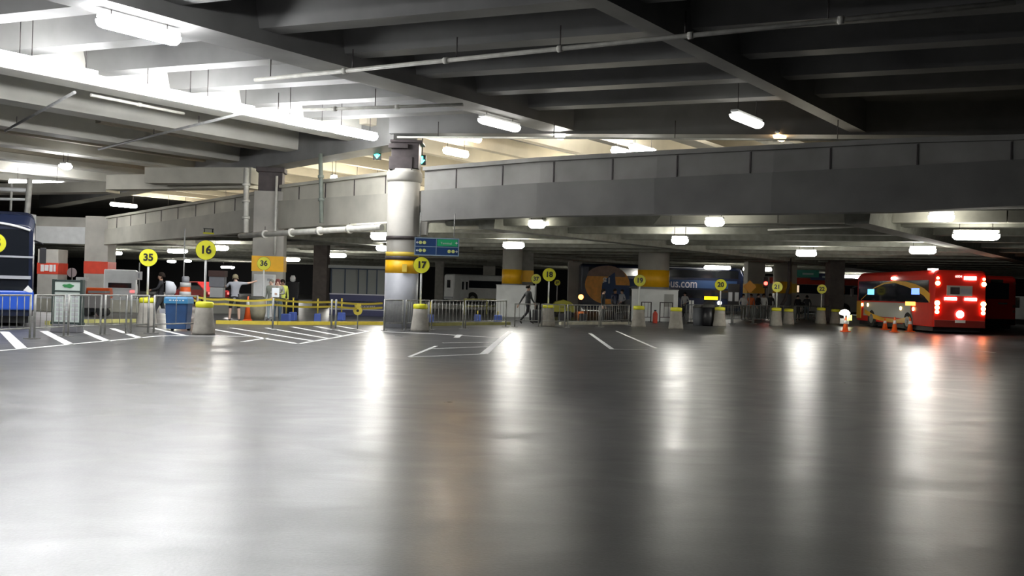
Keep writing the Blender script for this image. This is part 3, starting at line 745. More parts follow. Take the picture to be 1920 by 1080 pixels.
# glazed booth
d0 = 49; a = gx(617, d0); b = gx(722, d0)
t = thing('glazed_booth', 'navy booth with large windows left of the round column', 'booth', ((a.x+b.x)/2, d0, 0))
w = b.x-a.x; NB = mat('booth_navy', (.02, .025, .09), .45)
MB().box((0, .9, .35), (w, 1.8, .72)).build('base', NB, t, .02)
MB().box((0, .9, 1.10), (w+.04, 1.84, .06)).box((0, .9, .33), (w+.04, 1.84, .05)).build('pale_stripe', mat('stripe_pale', (.5, .5, .55)), t)
MB().box((0, .9, .92), (w, 1.8, .34)).build('sill_band', NB, t)
mb = MB()
for x in (-w/2+.05, -w/2+.75, 0, .45, .95, w/2-.05): mb.box((x, .03, 1.75), (.06, .06, 1.3)); mb.box((x, 1.77, 1.75), (.06, .06, 1.3))
mb.box((0, .03, 2.4), (w, .06, .06)).build('window_frame', mat('booth_frame', (.02, .035, .06)), t)
MB().box((0, .06, 1.75), (w-.1, .02, 1.25)).build('window_glass', mat('booth_glass', (.20, .21, .20), .12), t)
MB().box((0, .9, 2.5), (w+.2, 2.0, .14)).build('roof', mat('booth_roof', (.25, .26, .25)), t)
text('express', .24, mat('stripe_pale', (.5, .5, .55)), t, (.55, -.01, .5), name='lettering')
# black display + white top
p = gx(547, 47.5); t = thing('display_cabinet', 'tall black display cabinet right of pillar 36', 'cabinet', p)
MB().box((0, 0, 1.22), (.62, .25, .84)).build('screen', BLACK, t, .02); MB().box((0, 0, .4), (.58, .3, .8)).build('pedestal', NAVY, t, .02)
MB().lathe([(.04, 1.64), (.13, 1.7), (.14, 1.85), (.08, 1.97)], 16).build('lamp_head', OFFW, t)
# far left items
p = gx(185, 47); t = thing('plastic_barrier', 'orange plastic barrier behind the map kiosk', 'barrier', p)
MB().box((0, 0, .55), (1.35, .45, 1.1), 0, .85).build('body', ORCONE, t, .05); MB().box((0, -.2, .9), (1.0, .1, .12)).build('rail_recess', REDP, t)
p = gx(180, 40); t = thing('service_cart', 'grey boxy service cart before the orange barrier', 'cart', p)
MB().box((0, 0, .62), (.95, .6, .6)).build('body', mat('cart_grey', (.22, .21, .2), .6), t, .04); MB().box((.1, 0, 1.0), (.7, .5, .1)).build('top', mat('cart_grey', (.2, .2, .2)), t)
for s in (-1, 1): MB().cyl((s*.3, -.32, .16), (s*.3, .32, .16), .16).build('wheel', RUBBER, t)
MB().box((0, 0, .25), (.8, .5, .16)).build('chassis', BLACK, t)
p = gx(133, 50); t = thing('round_sign', 'round pale road sign above the map kiosk', 'sign', p)
zc = DP(133, 511, 50).z; MB().cyl((0, 0, 0), (0, 0, zc+.1), .03).build('pole', STEEL, t); MB().cyl((0, -.06, zc), (0, -.03, zc), .25, n=32).build('disc', mat('sign_pale', (.55, .45, .45)), t)
MB().box((0, -.07, zc), (.03, .02, .5)).build('bar', DSTEEL, t)
p = gx(152, 50); t = thing('ticket_machine', 'small white topped machine beside the round pale sign', 'machine', p)
MB().box((0, 0, .7), (.35, .3, 1.4)).build('body', GREYP, t, .02); MB().box((0, 0, 1.5), (.5, .4, .18)).build('top', WHITE, t, .02); MB().box((0, -.16, 1.2), (.2, .02, .25)).build('screen', BLACK, t)
p = gx(259, 48); t = thing('notice_board', 'small white notice board on a pole left of sign 35', 'sign', p)
MB().cyl((0, 0, 0), (0, 0, 2.4), .03).build('pole', STEEL, t); MB().box((0, -.05, DP(259, 517, 48).z), (.34, .03, .42)).build('panel', WHITE, t, .02); MB().box((0, -.07, DP(259, 517, 48).z), (.08, .01, .25)).build('symbol', GREYP, t)
p = gx(346, 40); t = thing('traffic_drum', 'orange and white traffic drum behind the blue bin', 'drum', p)
MB().lathe([(.26, 0), (.24, .3), (.22, 1.0), (.2, 1.5)], 24).build('body', ORCONE, t); MB().lathe([(.235, .95), (.225, 1.12)], 24).lathe([(.222, 1.32), (.212, 1.5)], 24).build('white_band', WHITE, t)
MB().lathe([(.15, 1.5), (.15, 1.72), (.1, 1.76)], 20).build('cap', GREYP, t)
p = gx(342, 43); t = thing('antenna_pole', 'slim grey pole rising behind the traffic drum', 'pole', p)
MB().cyl((0, 0, 0), (0, 0, 3.9), .03).build('pole', GPIPE, t); MB().box((0, 0, .03), (.3, .3, .06)).build('base', STEEL, t)
# vending / counter cluster between 16 and person
p = gx(404, 47); t = thing('service_counter', 'grey counter with tall panel right of sign 16', 'counter', p)
MB().box((0, .2, 1.55), (.75, .4, .5)).build('upper_panel', GREYP, t, .02); MB().box((0, .2, 1.0), (.65, .4, .55)).build('lower_panel', OFFW, t, .02); MB().box((.3, 0, .75), (1.5, .7, .08)).build('worktop', DSTEEL, t); MB().box((.3, 0, .36), (1.4, .6, .7)).build('base', mat('counter_base', (.35, .35, .3), .6), t)
MB().box((0, .2, 1.95), (.8, .5, .3)).build('header', mat('header_brown', (.12, .07, .06)), t)
MB().box((.85, -.1, 1.0), (.3, .3, .38)).build('till', BLACK, t, .03)
# small wheeled cases on the platform, centre right
def case(label, px, py, h=.62, w=.4, m=BLACK, rz=0, gr='black suitcases standing on the platform'):
    t = thing('suitcase', label, 'suitcase', G(px, py), rz, gr)
    MB().box((0, 0, h/2+.05), (w, .25, h)).build('shell', m, t, .05)
    MB().cyl((-w*.3, .08, h+.05), (-w*.3, .08, h+.35), .01, n=6).cyl((w*.3, .08, h+.05), (w*.3, .08, h+.35), .01, n=6).cyl((-w*.3, .08, h+.35), (w*.3, .08, h+.35), .015, n=6).build('handle', BLACK, t)
    for s in (-1, 1): MB().cyl((s*w*.4, -.05, .03), (s*w*.4, .05, .03), .03, n=10).build('wheel', RUBBER, t)
case('black suitcase pulled by the walking person', 1006, 607, .62, .42)
case('black case right of sign 18, lower of the pair', 1054, 605, .42)
case('black case right of sign 18, just behind its neighbour', 1064, 601, .45)
case('dark case before the coach with the orange disc', 1093, 604, .4)
case('dark case left of sign 19 barrier', 1160, 603, .4)

# ------------------------------------------------------------------ vehicles
def ring(w, z0, z1, y, r=.25, taper=.0):
    pts = [(-w/2, z0), (w/2, z0)]
    for k in range(7):
        a = pi/2*k/6; pts.append((w/2-taper-r+r*cos(a), z1-r+r*sin(a)))
    for k in range(7):
        a = pi/2+pi/2*k/6; pts.append((-w/2+taper+r+r*cos(a), z1-r+r*sin(a)))
    return [(x, y, z) for x, z in pts]
def wheel(t, x, y, r=.48, hub=STEEL):
    s = 1 if x > 0 else -1
    o = MB().cyl((x-s*.28, y, r), (x, y, r), r, n=28).build('wheel', RUBBER, t)
    MB().cyl((x-s*.02, y, r), (x+s*.03, y, r), r*.55, n=20).cyl((x, y, r), (x+s*.06, y, r), r*.2, n=12).build('hub', hub, o)
def bus(label, loc, rz, L, W, Hh, bodym, skirt=.32, side=None, name='bus', slope=.35, win=(1.35, 2.5), wheels=None, gm=GLASS, mirrors=True):
    t = thing(name, label, 'bus', loc, rz)
    rings = [ring(W*.98, skirt, Hh*.97, -L/2, .2, .04), ring(W, skirt, Hh, -L/2+.12, .25), ring(W, skirt, Hh, L/2-.6, .25), ring(W*.99, skirt, Hh*.97, L/2-.2, .25), ring(W*.94, skirt, Hh*.88, L/2, .3)]
    MB().loft(rings, False).build('body', bodym, t, .02)
    MB().box((0, 0, skirt*.75), (W*.9, L*.94, skirt*.9)).build('underbody', BLACK, t)
    for s in (-1, 1):
        MB().box((s*(W/2+.004), .1, (win[0]+win[1])/2), (.03, L-1.0, win[1]-win[0])).build('side_window', gm, t)
    MB().plate([(-W*.43, 1.15), (W*.43, 1.15), (W*.42, Hh*.84), (-W*.42, Hh*.84)], 'y', L/2-.03, L/2+.02).build('windshield', gm, t)
    for s in (-1, 1): MB().cyl((s*W*.36, L/2, .75), (s*W*.36, L/2+.03, .75), .12, n=16).build('headlight', mat('unlit_headlamp', (.6, .6, .6), .2), t)
    if mirrors:
        for s in (-1, 1): MB().box((s*(W/2+.2), L/2+.15, Hh*.62), (.18, .12, .5)).cyl((s*(W/2-.05), L/2-.02, Hh*.75), (s*(W/2+.2), L/2+.15, Hh*.72), .03, n=8).build('mirror', BLACK, t, .02)
    for y in (wheels or (L/2-2.6, -L/2+3.0)):
        for s in (-1, 1):
            MB().plate([(y+.62*cos(a), .5+.62*sin(a)) for a in [pi*k/12 for k in range(13)]]+[(y-.62, .28), (y+.62, .28)], 'x', s*(W/2-.05), s*(W/2+.012)).build('wheel_arch', BLACK, t)
            wheel(t, s*(W/2+.03), y)
    return t
# --- near red city bus, seen from behind and its left side
W, L, HH = 2.58, 10.6, 3.12
rb = bus('red city bus with yellow swoosh on its side, nearer of the two', (21.95, 47+L/2, 0), 0, L, W, HH, RED, win=(1.5, 2.62))
xs = -W/2-.024
mb = MB()
def arc(y): return 1.5+1.25*math.sqrt(max(0, 1-((y-.1)/4.7)**2))*1.0
pts = [(-4.9, 1.95), (-4.2, 2.22), (-3.2, 2.42), (-2, 2.56), (-.5, 2.62), (1, 2.52), (2.4, 2.25), (3.6, 1.85), (4.4, 1.55)]
low = [(-4.9, 1.5), (-4.2, 1.84), (-3.2, 2.1), (-2, 2.31), (-.5, 2.5), (1, 2.44), (2.4, 2.2), (3.6, 1.82), (4.4, 1.53)]
for i in range(len(pts)-1): mb.plate([low[i], low[i+1], pts[i+1], pts[i]], 'x', xs-.01, xs)
mb.build('yellow_swoosh', BUSY, rb)
MB().box((xs+.012, .7, 1.03), (.02, 6.6, .8)).build('grey_panel', BUSG, rb)
mb = MB()
lo2 = [(-2.6, .42), (-1, .36), (1, .38), (2.6, .5), (3.8, .75)]; hi2 = [(-2.6, .75), (-1, .56), (1, .58), (2.6, .76), (3.8, 1.0)]
for i in range(4): mb.plate([lo2[i], lo2[i+1], hi2[i+1], hi2[i]], 'x', xs-.012, xs+.005)
mb.build('yellow_lower_stripe', BUSY, rb)
MB().box((xs+.01, 4.75, .95), (.03, .7, 1.0)).build('yellow_front_corner', BUSY, rb)
MB().box((xs, -2.6, 1.42), (.03, 1.2, .2)).build('orange_marker', glow('orange_marker', (1, .35, .03), 2.5), rb)
for y, z in ((-1.4, 1.15), (-3.0, 1.15), (4.2, 1.25), (3.3, 1.25)): MB().cyl((xs-.03, y, z), (xs+.01, y, z), .09, n=14).build('side_marker', AMBER, rb)
for y, m in ((2.9, glow('blue_window_glow', (.1, .5, .9), 1.8)), (-3.2, glow('blue_window_glow2', (.08, .22, .9), 2.2))): MB().box((xs-.002, y, 2.0 if y > 0 else 2.05), (.03, .95, .32)).build('window_glow', m, rb)  # glowing panels stand for the bluish glow reflected in the windows
MB().box((xs-.005, -.3, 2.75), (.03, .5, .1)).build('side_destination', LAMPC, rb)
yb_ = -L/2-.005
MB().box((0, yb_, .50), (W*.96, .1, .36)).build('bumper', mat('bumper_dark_red', (.2, .015, .01)), rb, .03)
MB().box((-.05, yb_, 2.12), (1.25, .04, .5)).build('rear_ad_frame', BUSG, rb); MB().box((-.28, yb_-.03, 2.12), (.45, .02, .34)).build('rear_ad_dark', DSTEEL, rb); MB().box((.27, yb_-.03, 2.1), (.5, .02, .26)).build('rear_ad_light', GREYP, rb)
MB().box((.45, yb_-.02, 2.75), (.58, .05, .16)).build('destination_light', TAILW, rb)
text('6004', .17, glow('fleet_number', (1, .55, .5), 2.5), rb, (-.12, yb_-.03, 2.82), name='fleet_number')
MB().box((-.48, yb_-.02, 1.72), (.58, .05, .13)).box((.5, yb_-.02, 1.72), (.58, .05, .13)).build('brake_light_bar', TAILW, rb)
MB().cyl((0, yb_-.05, .97), (0, yb_, .97), .18, n=20).build('reversing_light', TAILW, rb)
for s in (-1, 1):
    for z, m, r in ((2.72, TAILR, .07), (2.47, AMBER, .11), (1.5, AMBER, .12), (1.27, TAILR, .11), (1.06, TAILR, .1)):
        MB().cyl((s*1.13, yb_-.05, z), (s*1.13, yb_, z), r, n=16).build('tail_light', m, rb)
MB().box((0, yb_-.06, .62), (.5, .02, .14)).build('number_plate', OFFW, rb)
MB().box((-1.2, -L/2+.4, HH+.03), (.3, .5, .08)).build('roof_marker', TAILW, rb)
# --- far red bus
L2 = 10.6
fb = bus('plain red city bus behind the nearer one, at the right edge', (27.35, 54.5+L2/2, 0), 0, L2, W, 3.1, mat('bus_red_lifted', (.8, .03, .02), .5), win=(1.5, 2.6))  # brighter copy of the bus red, lifted to make up for weak light
y2 = -L2/2-.01
MB().box((.1, y2, 2.25), (1.5, .04, .9)).build('rear_window', GLASS, fb, .03); MB().box((.15, y2, 2.8), (.7, .04, .2)).build('destination_panel', mat('dull_green', (.06, .07, .06)), fb)
for s in (-1, 1):
    for z in (2.7, 1.4, 1.1): MB().cyl((s*1.15, y2-.04, z), (s*1.15, y2, z), .08, n=14).build('tail_light', mat('unlit_tail', (.5, .08, .05), .3), fb)
MB().box((0, y2, .5), (W*.95, .1, .32)).build('bumper', BLACK, fb, .03); MB().box((.5, y2-.03, 1.55), (.5, .03, .08)).build('handle_bar', GREYP, fb)
# --- double decker coach, broadside, dark blue
cx0 = gx(1087, 75).x; cx1 = gx(1392, 75).x; L3 = cx1-cx0
dc = bus('long dark blue coach with orange disc at its rear and white lettering', ((cx0+cx1)/2, 76.3, 0), -pi/2, L3, 2.55, 3.72, NAVY, win=(2.85, 3.45), name='coach')
# side facing the camera is local +x after rotation: local (x,y)->(y,-x): camera side is -Y world = local +x
X3 = 2.55/2+.02
MB().box((X3, 0.6, 2.35), (.03, L3-2.2, .62)).build('blue_band', COBALT, dc)
MB().box((X3, 0.4, 1.6), (.03, L3-1.4, .62)).build('lower_window', GLASS, dc)
def lx(px): return gx(px, 75).x-(cx0+cx1)/2
cd = lx(1137)
disc = [(max(cd+1.75*cos(a), -L3/2+.05), 2.1+1.5*sin(a)) for a in [2*pi*k/40 for k in range(40)]]
MB().plate(disc, 'x', X3, X3+.02).build('orange_disc', mat('disc_orange', (.85, .38, .07), .5, var=.15), dc)
d2 = [(cd-.1+1.5*cos(a), 2.75+.85*sin(a)) for a in [pi*k/16 for k in range(17)]]
MB().plate(d2, 'x', X3+.02, X3+.035).build('brown_cap', mat('disc_brown', (.25, .16, .12), .5, var=.2), dc)
MB().plate([(cd-.5, 1.0), (cd+1.75, 1.0), (cd+1.75, 2.1), (cd+.65, 2.1), (cd+.55, 3.1), (cd-.1, 2.6), (cd-.4, 2.2)], 'x', X3+.03, X3+.04).build('blue_emblem', COBALT, dc)
tx = text('$1', .62, WHITE, dc, (X3+.05, cd-.05, 2.42), (pi/2, 0, pi/2), 'lettering', bold=.02)
tx = text('megabus.com', .95, mat('lettering_grey', (.55, .52, .58), .5), dc, (X3+.03, lx(1257), 2.35), (pi/2, 0, pi/2), 'lettering', bold=.01, sx=.78)
MB().box((X3+.02, lx(1332), 1.30), (.04, 1.05, .26)).build('route_display', YLED, dc)
MB().cyl((X3+.01, lx(1348), .93), (X3+.08, lx(1348), .93), .16, n=16).build('side_lamp', HEADL, dc)
MB().cyl((X3, lx(1088), 1.1), (X3+.05, lx(1088), 1.1), .2, n=16).build('tail_light', glow('orange_tail', (1, .25, .05), 9), dc)
MB().box((X3+.01, lx(1280), 3.6), (.03, 5.5, .07)).build('roof_strip', mat('stripe_pale', (.5, .5, .55)), dc)
MB().box((X3+.01, lx(1374), 1.5), (.03, .9, 1.9)).build('door', BLACK, dc)
for k in range(2): MB().box((X3+.03, lx(1368+12*k), 1.45), (.02, .3, .7)).build('door_notice', GREYP, dc)
# --- white shuttle bus
a = gx(833, 97); sL = 6.9
sh = bus('white shuttle bus seen between sign 17 and yellow banded column', (gx(896, 99).x, 99.5, 0), -pi/2+.5, sL, 2.3, 2.9, WHITE, win=(1.55, 2.3), name='shuttle_bus', wheels=(2.1, -1.3))
Xs = 2.3/2+.02
MB().box((Xs, -2.2, 1.5), (.03, .9, 1.9)).build('door', OFFW, sh)
for k in (-.22, .22): MB().box((Xs+.02, -2.2+k, 1.75), (.02, .2, .8)).build('door_window', GLASS, sh)
MB().box((0, -sL/2-.01, 1.9), (.8, .04, .8)).build('rear_window', GLASS, sh, .03)
MB().box((0, -sL/2-.02, .5), (2.1, .08, .2)).build('bumper', GREYP, sh)
MB().box((Xs-.005, -2.9, 1.9), (.035, .9, .9)).build('blank_panel', WHITE, sh)
# --- coach at the left frame edge
lb = bus('dark blue double height coach cut by the left frame edge', (gx(-22, 30).x-5*.523, 30+5*.853, 0), pi+.55, 10, 2.55, 3.65, NAVY, name='coach', win=(2.3, 3.3))
MB().box((0, 5.02, .82), (2.5, .12, .62)).build('blue_bumper', mat('coach_bright_blue', (.02, .09, .5), .3), lb, .05)
MB().box((0, 5.05, 1.55), (2.3, .05, .1)).box((0, 5.02, 2.2), (2.45, .06, .06)).build('trim_bar', GREYP, lb)
for s in (-1, 1):
    MB().plate([(s*.95, 1.14), (s*1.2, 1.05), (s*1.22, 1.15), (s*1.08, 1.3)], 'y', 5.0, 5.08).build('headlight_cover', WHITE, lb)
MB().tube([(-1.1+.15*k, 5.05, 3.25-.1*abs((k-7.5)/7.5)**2*2) for k in range(16)], .04).build('visor_trim', WHITE, lb)
# gantry over it
g = thing('service_gantry', 'white metal frame above the coach at the left edge', 'gantry')
def gp(x, y, d=40): return DP(x, y, d)
MB().tube([gp(-60, 352), gp(55, 357)], .09).tube([gp(-60, 372), gp(52, 374)], .06).build('rail', WHITE, g)
MB().tube([gp(22, 345), gp(20, 395)], .05).tube([gp(-30, 345), gp(-30, 395)], .05).tube([gp(56, 335), gp(51, 400), Vector((gp(51, 400).x, 40, 0))], .12).build('post', LPIPE, g)
MB().box(tuple(gp(52, 412)), (.5, .4, .45)).build('junction_box', WHITE, g)
# --- red and white coach in the back right
bc = bus('distant red and white coach behind signs 21 and 22', (gx(1545, 86).x, 88.5, 0), -pi/2, 9.5, 2.5, 3.4, mat('coach_white', (.45, .43, .42), .5), win=(1.9, 2.7), name='coach')
MB().box((1.27, 0, 3.0), (.04, 9.3, .55)).build('red_band', REDP, bc); MB().box((1.28, -2.9, 2.3), (.05, 1.9, .62)).build('lit_panel', glow('cream_glow', (1, .75, .5), .8), bc)
MB().box((1.285, 1.6, 2.3), (.05, 1.2, .7)).build('orange_panel', mat('panel_orange', (.5, .2, .05)), bc)
# --- small vehicles left background
def car(label, px, d, rz, m, L=4.4, Hh=1.5, truck=False):
    t = thing('van' if truck else 'car', label, 'van' if truck else 'car', gx(px, d), rz)
    w = 1.8
    if truck: prof = [(-L/2, .35), (L/2, .35), (L/2, 1.1), (L/2-.9, 1.2), (L/2-1.3, Hh), (-L/2, Hh)]
    else: prof = [(-L/2, .3), (L/2, .3), (L/2, .75), (L/2-1.0, .92), (L/2-1.8, Hh), (-L/2+1.1, Hh), (-L/2+.3, .98), (-L/2, .9)]
    MB().plate(prof, 'x', -w/2, w/2).build('body', m, t, .06)
    if truck: gp_ = [(L/2-.95, 1.22), (L/2-1.32, Hh-.1), (L/2-2.0, Hh-.1), (L/2-2.0, 1.22)]
    else: gp_ = [(L/2-1.15, .95), (L/2-1.85, Hh-.07), (-L/2+1.15, Hh-.07), (-L/2+.5, 1.0)]
    MB().plate(gp_, 'x', -w/2-.012, w/2+.012).build('side_window', GLASS, t)
    for y in (L/2-.8, -L/2+.8):
        for s in (-1, 1): wheel(t, s*(w/2+.01), y, .32)
    for s in (-1, 1): MB().box((s*.7, -L/2-.01, .8), (.25, .04, .15)).build('tail_light', glow('car_tail', (1, .05, .05), 1.2), t)
    MB().box((0, -L/2-.01, 1.15), (1.3, .03, .3)).build('rear_window', GLASS, t)
    return t
car('white van behind the barrier left of sign 35', 226, 60, .35, OFFW, 5, 2.1, True)
car('dark red car with lit tail lamp behind sign 16', 372, 62, .9, mat('car_red', (.35, .02, .02), .3))
car('white van at the right frame edge beyond the red buses', 1940, 72, .1, OFFW, 5, 2.1, True)

# ------------------------------------------------------------------ people
SK = [mat('skin_light', (.55, .36, .27), .6), mat('skin_brown', (.25, .14, .09), .6)]
HAIR = mat('hair_dark', (.02, .015, .012), .95, spec=.1); HAIRR = mat('hair_auburn', (.12, .025, .02), .7)
BASE = dict(pel=(0, 0, .94), spi=(0, 0, 1.12), che=(0, 0, 1.33), nek=(0, 0, 1.49), hed=(0, -.015, 1.6), top=(0, -.01, 1.68), nos=(0, -.115, 1.59),
            lsh=(.185, 0, 1.42), lel=(.23, .03, 1.15), lwr=(.24, -.03, .9), rsh=(-.185, 0, 1.42), rel=(-.23, .03, 1.15), rwr=(-.24, -.03, .9),
            lhi=(.1, 0, .88), lkn=(.11, -.01, .49), lan=(.11, .02, .09), lto=(.12, -.14, .035), rhi=(-.1, 0, .88), rkn=(-.11, -.01, .49), ran=(-.11, .02, .09), rto=(-.12, -.14, .035))
EDG = [('pel', 'spi', 's'), ('spi', 'che', 's'), ('che', 'nek', 's'), ('nek', 'hed', 'k'), ('hed', 'top', 'k'), ('hed', 'nos', 'k'), ('che', 'lsh', 's'), ('lsh', 'lel', 's'), ('lel', 'lwr', 'f'),
       ('che', 'rsh', 's'), ('rsh', 'rel', 's'), ('rel', 'rwr', 'f'), ('pel', 'lhi', 'p'), ('lhi', 'lkn', 'p'), ('lkn', 'lan', 'q'), ('lan', 'lto', 'b'), ('pel', 'rhi', 'p'), ('rhi', 'rkn', 'p'), ('rkn', 'ran', 'q'), ('ran', 'rto', 'b')]
RAD = dict(pel=(.155, .11), spi=(.14, .1), che=(.165, .11), nek=(.055, .055), hed=(.088, .1), top=(.06, .07), nos=(.014, .014), lsh=(.07, .07), rsh=(.07, .07), lel=(.045, .045), rel=(.045, .045), lwr=(.03, .03), rwr=(.03, .03),
           lhi=(.1, .1), rhi=(.1, .1), lkn=(.062, .062), rkn=(.062, .062), lan=(.045, .045), ran=(.045, .045), lto=(.04, .03), rto=(.04, .03))
def person(label, loc, rz, shirt, pants, pose={}, skin=0, sleeves=True, shorts=False, hair=HAIR, longhair=False, scale=1.0, gr=None, coat=None):
    J = {k: Vector(v) for k, v in BASE.items()}
    for k, v in pose.items(): J[k] = Vector(v)
    R_ = dict(RAD); E = list(EDG)
    for s in 'lr':
        w = J[s+'wr']; dr = (w-J[s+'el']).normalized(); side = Vector((1 if s == 'l' else -1, 0, 0))
        across = dr.cross(side);
        if across.length < .2: across = Vector((0, -1, 0))
        across.normalize()
        J[s+'pa'] = w+dr*.08; R_[s+'pa'] = (.04, .02); E.append((s+'wr', s+'pa', 'h'))
        curl = -side*.012
        for i, (o, ln) in enumerate(((-.028, .068), (-.010, .078), (.009, .074), (.026, .058))):
            k = s+'f%d' % i
            J[k] = w+dr*.115+across*o; R_[k] = (.0095, .0095); E.append((s+'pa', k, 'h'))
            J[k+'b'] = J[k]+dr*ln*.75+curl; R_[k+'b'] = (.0075, .0075); E.append((k, k+'b', 'h'))
        J[s+'th'] = w+dr*.06+across*-.05; R_[s+'th'] = (.011, .011); E.append((s+'pa', s+'th', 'h'))
        J[s+'tb'] = J[s+'th']+dr*.04+across*-.012; R_[s+'tb'] = (.008, .008); E.append((s+'th', s+'tb', 'h'))
    keys = list(J); idx = {k: i for i, k in enumerate(keys)}
    me = bpy.data.meshes.new('sk'); me.from_pydata([J[k] for k in keys], [(idx[a], idx[b]) for a, b, c in E], [])
    o = bpy.data.objects.new('sk', me); col.objects.link(o)
    o.modifiers.new('skin', 'SKIN'); sub = o.modifiers.new('s', 'SUBSURF'); sub.levels = 1; sub.render_levels = 1
    for k in keys:
        sv = me.skin_vertices[0].data[idx[k]]; sv.radius = R_[k]; sv.use_root = (k == 'pel')
    dg = bpy.context.evaluated_depsgraph_get(); bm_ = bpy.data.meshes.new_from_object(o.evaluated_get(dg))
    bpy.data.objects.remove(o); bpy.data.meshes.remove(me)
    bm_.materials.clear()
    mats = [shirt, pants, SK[skin], mat('shoe_dark', (.05, .045, .045), .6)]
    for m in mats: bm_.materials.append(m)
    mp = {'s': 0, 'f': 0 if sleeves else 2, 'k': 2, 'h': 2, 'p': 1, 'q': 2 if shorts else 1, 'b': 3}
    for p in bm_.polygons:
        c = p.center; best = 9; bi = 0
        for a, b, kk in E:
            A_, B_ = J[a], J[b]; ab = B_-A_; f = max(0, min(1, (c-A_).dot(ab)/ab.length_squared)); dd = (c-A_-ab*f).length-.6*(R_[a][0]*(1-f)+R_[b][0]*f)
            if dd < best: best = dd; bi = mp[kk]; 
        p.material_index = bi; p.use_smooth = True
    t = thing('person', label, 'person', loc, rz, gr); t.scale = (scale,)*3
    body = bpy.data.objects.new('body', bm_); col.objects.link(body); body.parent = t
    hc = (J['hed']+J['top'])/2; fw = Vector((J['nos'].x-J['hed'].x, J['nos'].y-J['hed'].y, 0)).normalized(); bk = -fw
    mb = MB(); rings = []
    for k in range(8):
        a = pi*.62*k/7; rr = sin(a)*.108+.004
        rings.append([(hc.x+bk.x*.02+rr*cos(b), hc.y+bk.y*.02+rr*1.08*sin(b), hc.z-.005+.125*cos(a)) for b in [2*pi*j/16 for j in range(16)]])
    # open the face: lift the lower rings at the front
    for r_i in range(4, 8):
        new = []
        for x, y, z in rings[r_i]:
            fr = Vector((x-hc.x, y-hc.y, 0)).dot(fw)
            if fr > .02:
                k = .72; x = hc.x+(x-hc.x)*k; y = hc.y+(y-hc.y)*k; z = max(z, hc.z+.02-.004*r_i)
            elif longhair: z -= .12*(r_i-3)/4
            new.append((x, y, z))
        rings[r_i] = new
    mb.loft(rings[::-1]); mb.build('hair', hair, t)
    sd = Vector((-fw.y, fw.x, 0))
    for s in (-1, 1):
        q = hc+fw*.087+sd*.034*s+Vector((0, 0, -.035)); MB().lathe([(.003, -.011), (.011, 0), (.003, .011)], 8, tuple(q)).build('eye', BLACK, t)
        q = hc+sd*.098*s+Vector((0, 0, -.05)); MB().lathe([(.006, -.03), (.016, 0), (.006, .03)], 8, tuple(q)).build('ear', SK[skin], t)
    q = hc+fw*.095+Vector((0, 0, -.088)); MB().box(tuple(q), (.045, .012, .01), atan2(fw.y, fw.x)+pi/2).build('mouth', mat('lips', (.35, .12, .1)), t)
    return t, J
DK = mat('cloth_charcoal', (.035, .038, .042), .8, var=.2); BK = mat('cloth_black', (.014, .014, .017), .85); GY = mat('cloth_grey', (.32, .33, .36), .8, var=.1)
JN = mat('cloth_denim', (.05, .08, .11), .8, var=.2); WH = mat('cloth_white', (.62, .63, .62), .8); OL = mat('cloth_olive', (.10, .10, .07), .8, var=.2); ORV = mat('vest_orange', (.8, .16, .03), .6)
WALK = dict(lkn=(.11, -.16, .52), lan=(.11, -.2, .12), lto=(.12, -.36, .07), rkn=(-.11, .1, .5), ran=(-.11, .42, .16), rto=(-.11, .33, .03), lel=(.24, .12, 1.17), lwr=(.25, .12, .92), rel=(-.24, -.05, 1.16), rwr=(-.25, -.18, .95))
# walking left with suitcase (faces right/away)
t, J = person('person in dark jacket striding, pulling a black suitcase beside sign 18', G(989, 608), 2.0, DK, BK, dict(WALK, lwr=(.27, .32, .86), lel=(.25, .18, 1.12)), skin=0, scale=1.04)
# walking behind bin with pale backpack
t, J = person('person in black walking with pale grey bundle behind sign 35 barrier', G(300, 609), -1.2, BK, DK, dict(WALK, lel=(.22, -.12, 1.2), lwr=(.12, -.3, 1.16)), skin=1, scale=1.06)
bp = thing('backpack', 'pale grey bundle carried on the back of the person by the blue bin', 'bag', (t.location.x, t.location.y, 0), -1.2)
MB().loft([[(x*w, .15+y*w*1.1, z) for x, y in ((-.2, 0), (.2, 0), (.24, .14), (.12, .3), (-.12, .3), (-.24, .14))] for z, w in ((1.05, .8), (1.15, 1.05), (1.35, 1.1), (1.52, .8), (1.56, .4))]).build('bag_body', mat('bag_pale', (.5, .52, .56), .7), bp)
MB().tube([(-.12, .15, 1.15), (-.14, -.12, 1.3), (-.12, .05, 1.5), (-.12, .16, 1.5)], .015).tube([(.12, .15, 1.15), (.14, -.12, 1.3), (.12, .05, 1.5), (.12, .16, 1.5)], .015).build('strap', BLACK, bp)
# man in grey t-shirt and shorts, back to us, arm raised right
person('person in grey T-shirt and black shorts seen from behind, arm raised', G(439, 603), pi+.15, GY, BK, dict(lsh=(.2, 0, 1.43), rel=(-.42, -.12, 1.42), rwr=(-.62, -.22, 1.48), lel=(.3, .0, 1.28), lwr=(.36, -.22, 1.3), lkn=(.15, 0, .49), rkn=(-.15, 0, .49), lan=(.17, .02, .09), ran=(-.17, .02, .09), lto=(.18, -.14, .035), rto=(-.18, -.14, .035)), 0, False, True, mat('hair_sandy', (.2, .17, .1), .7), scale=1.08)
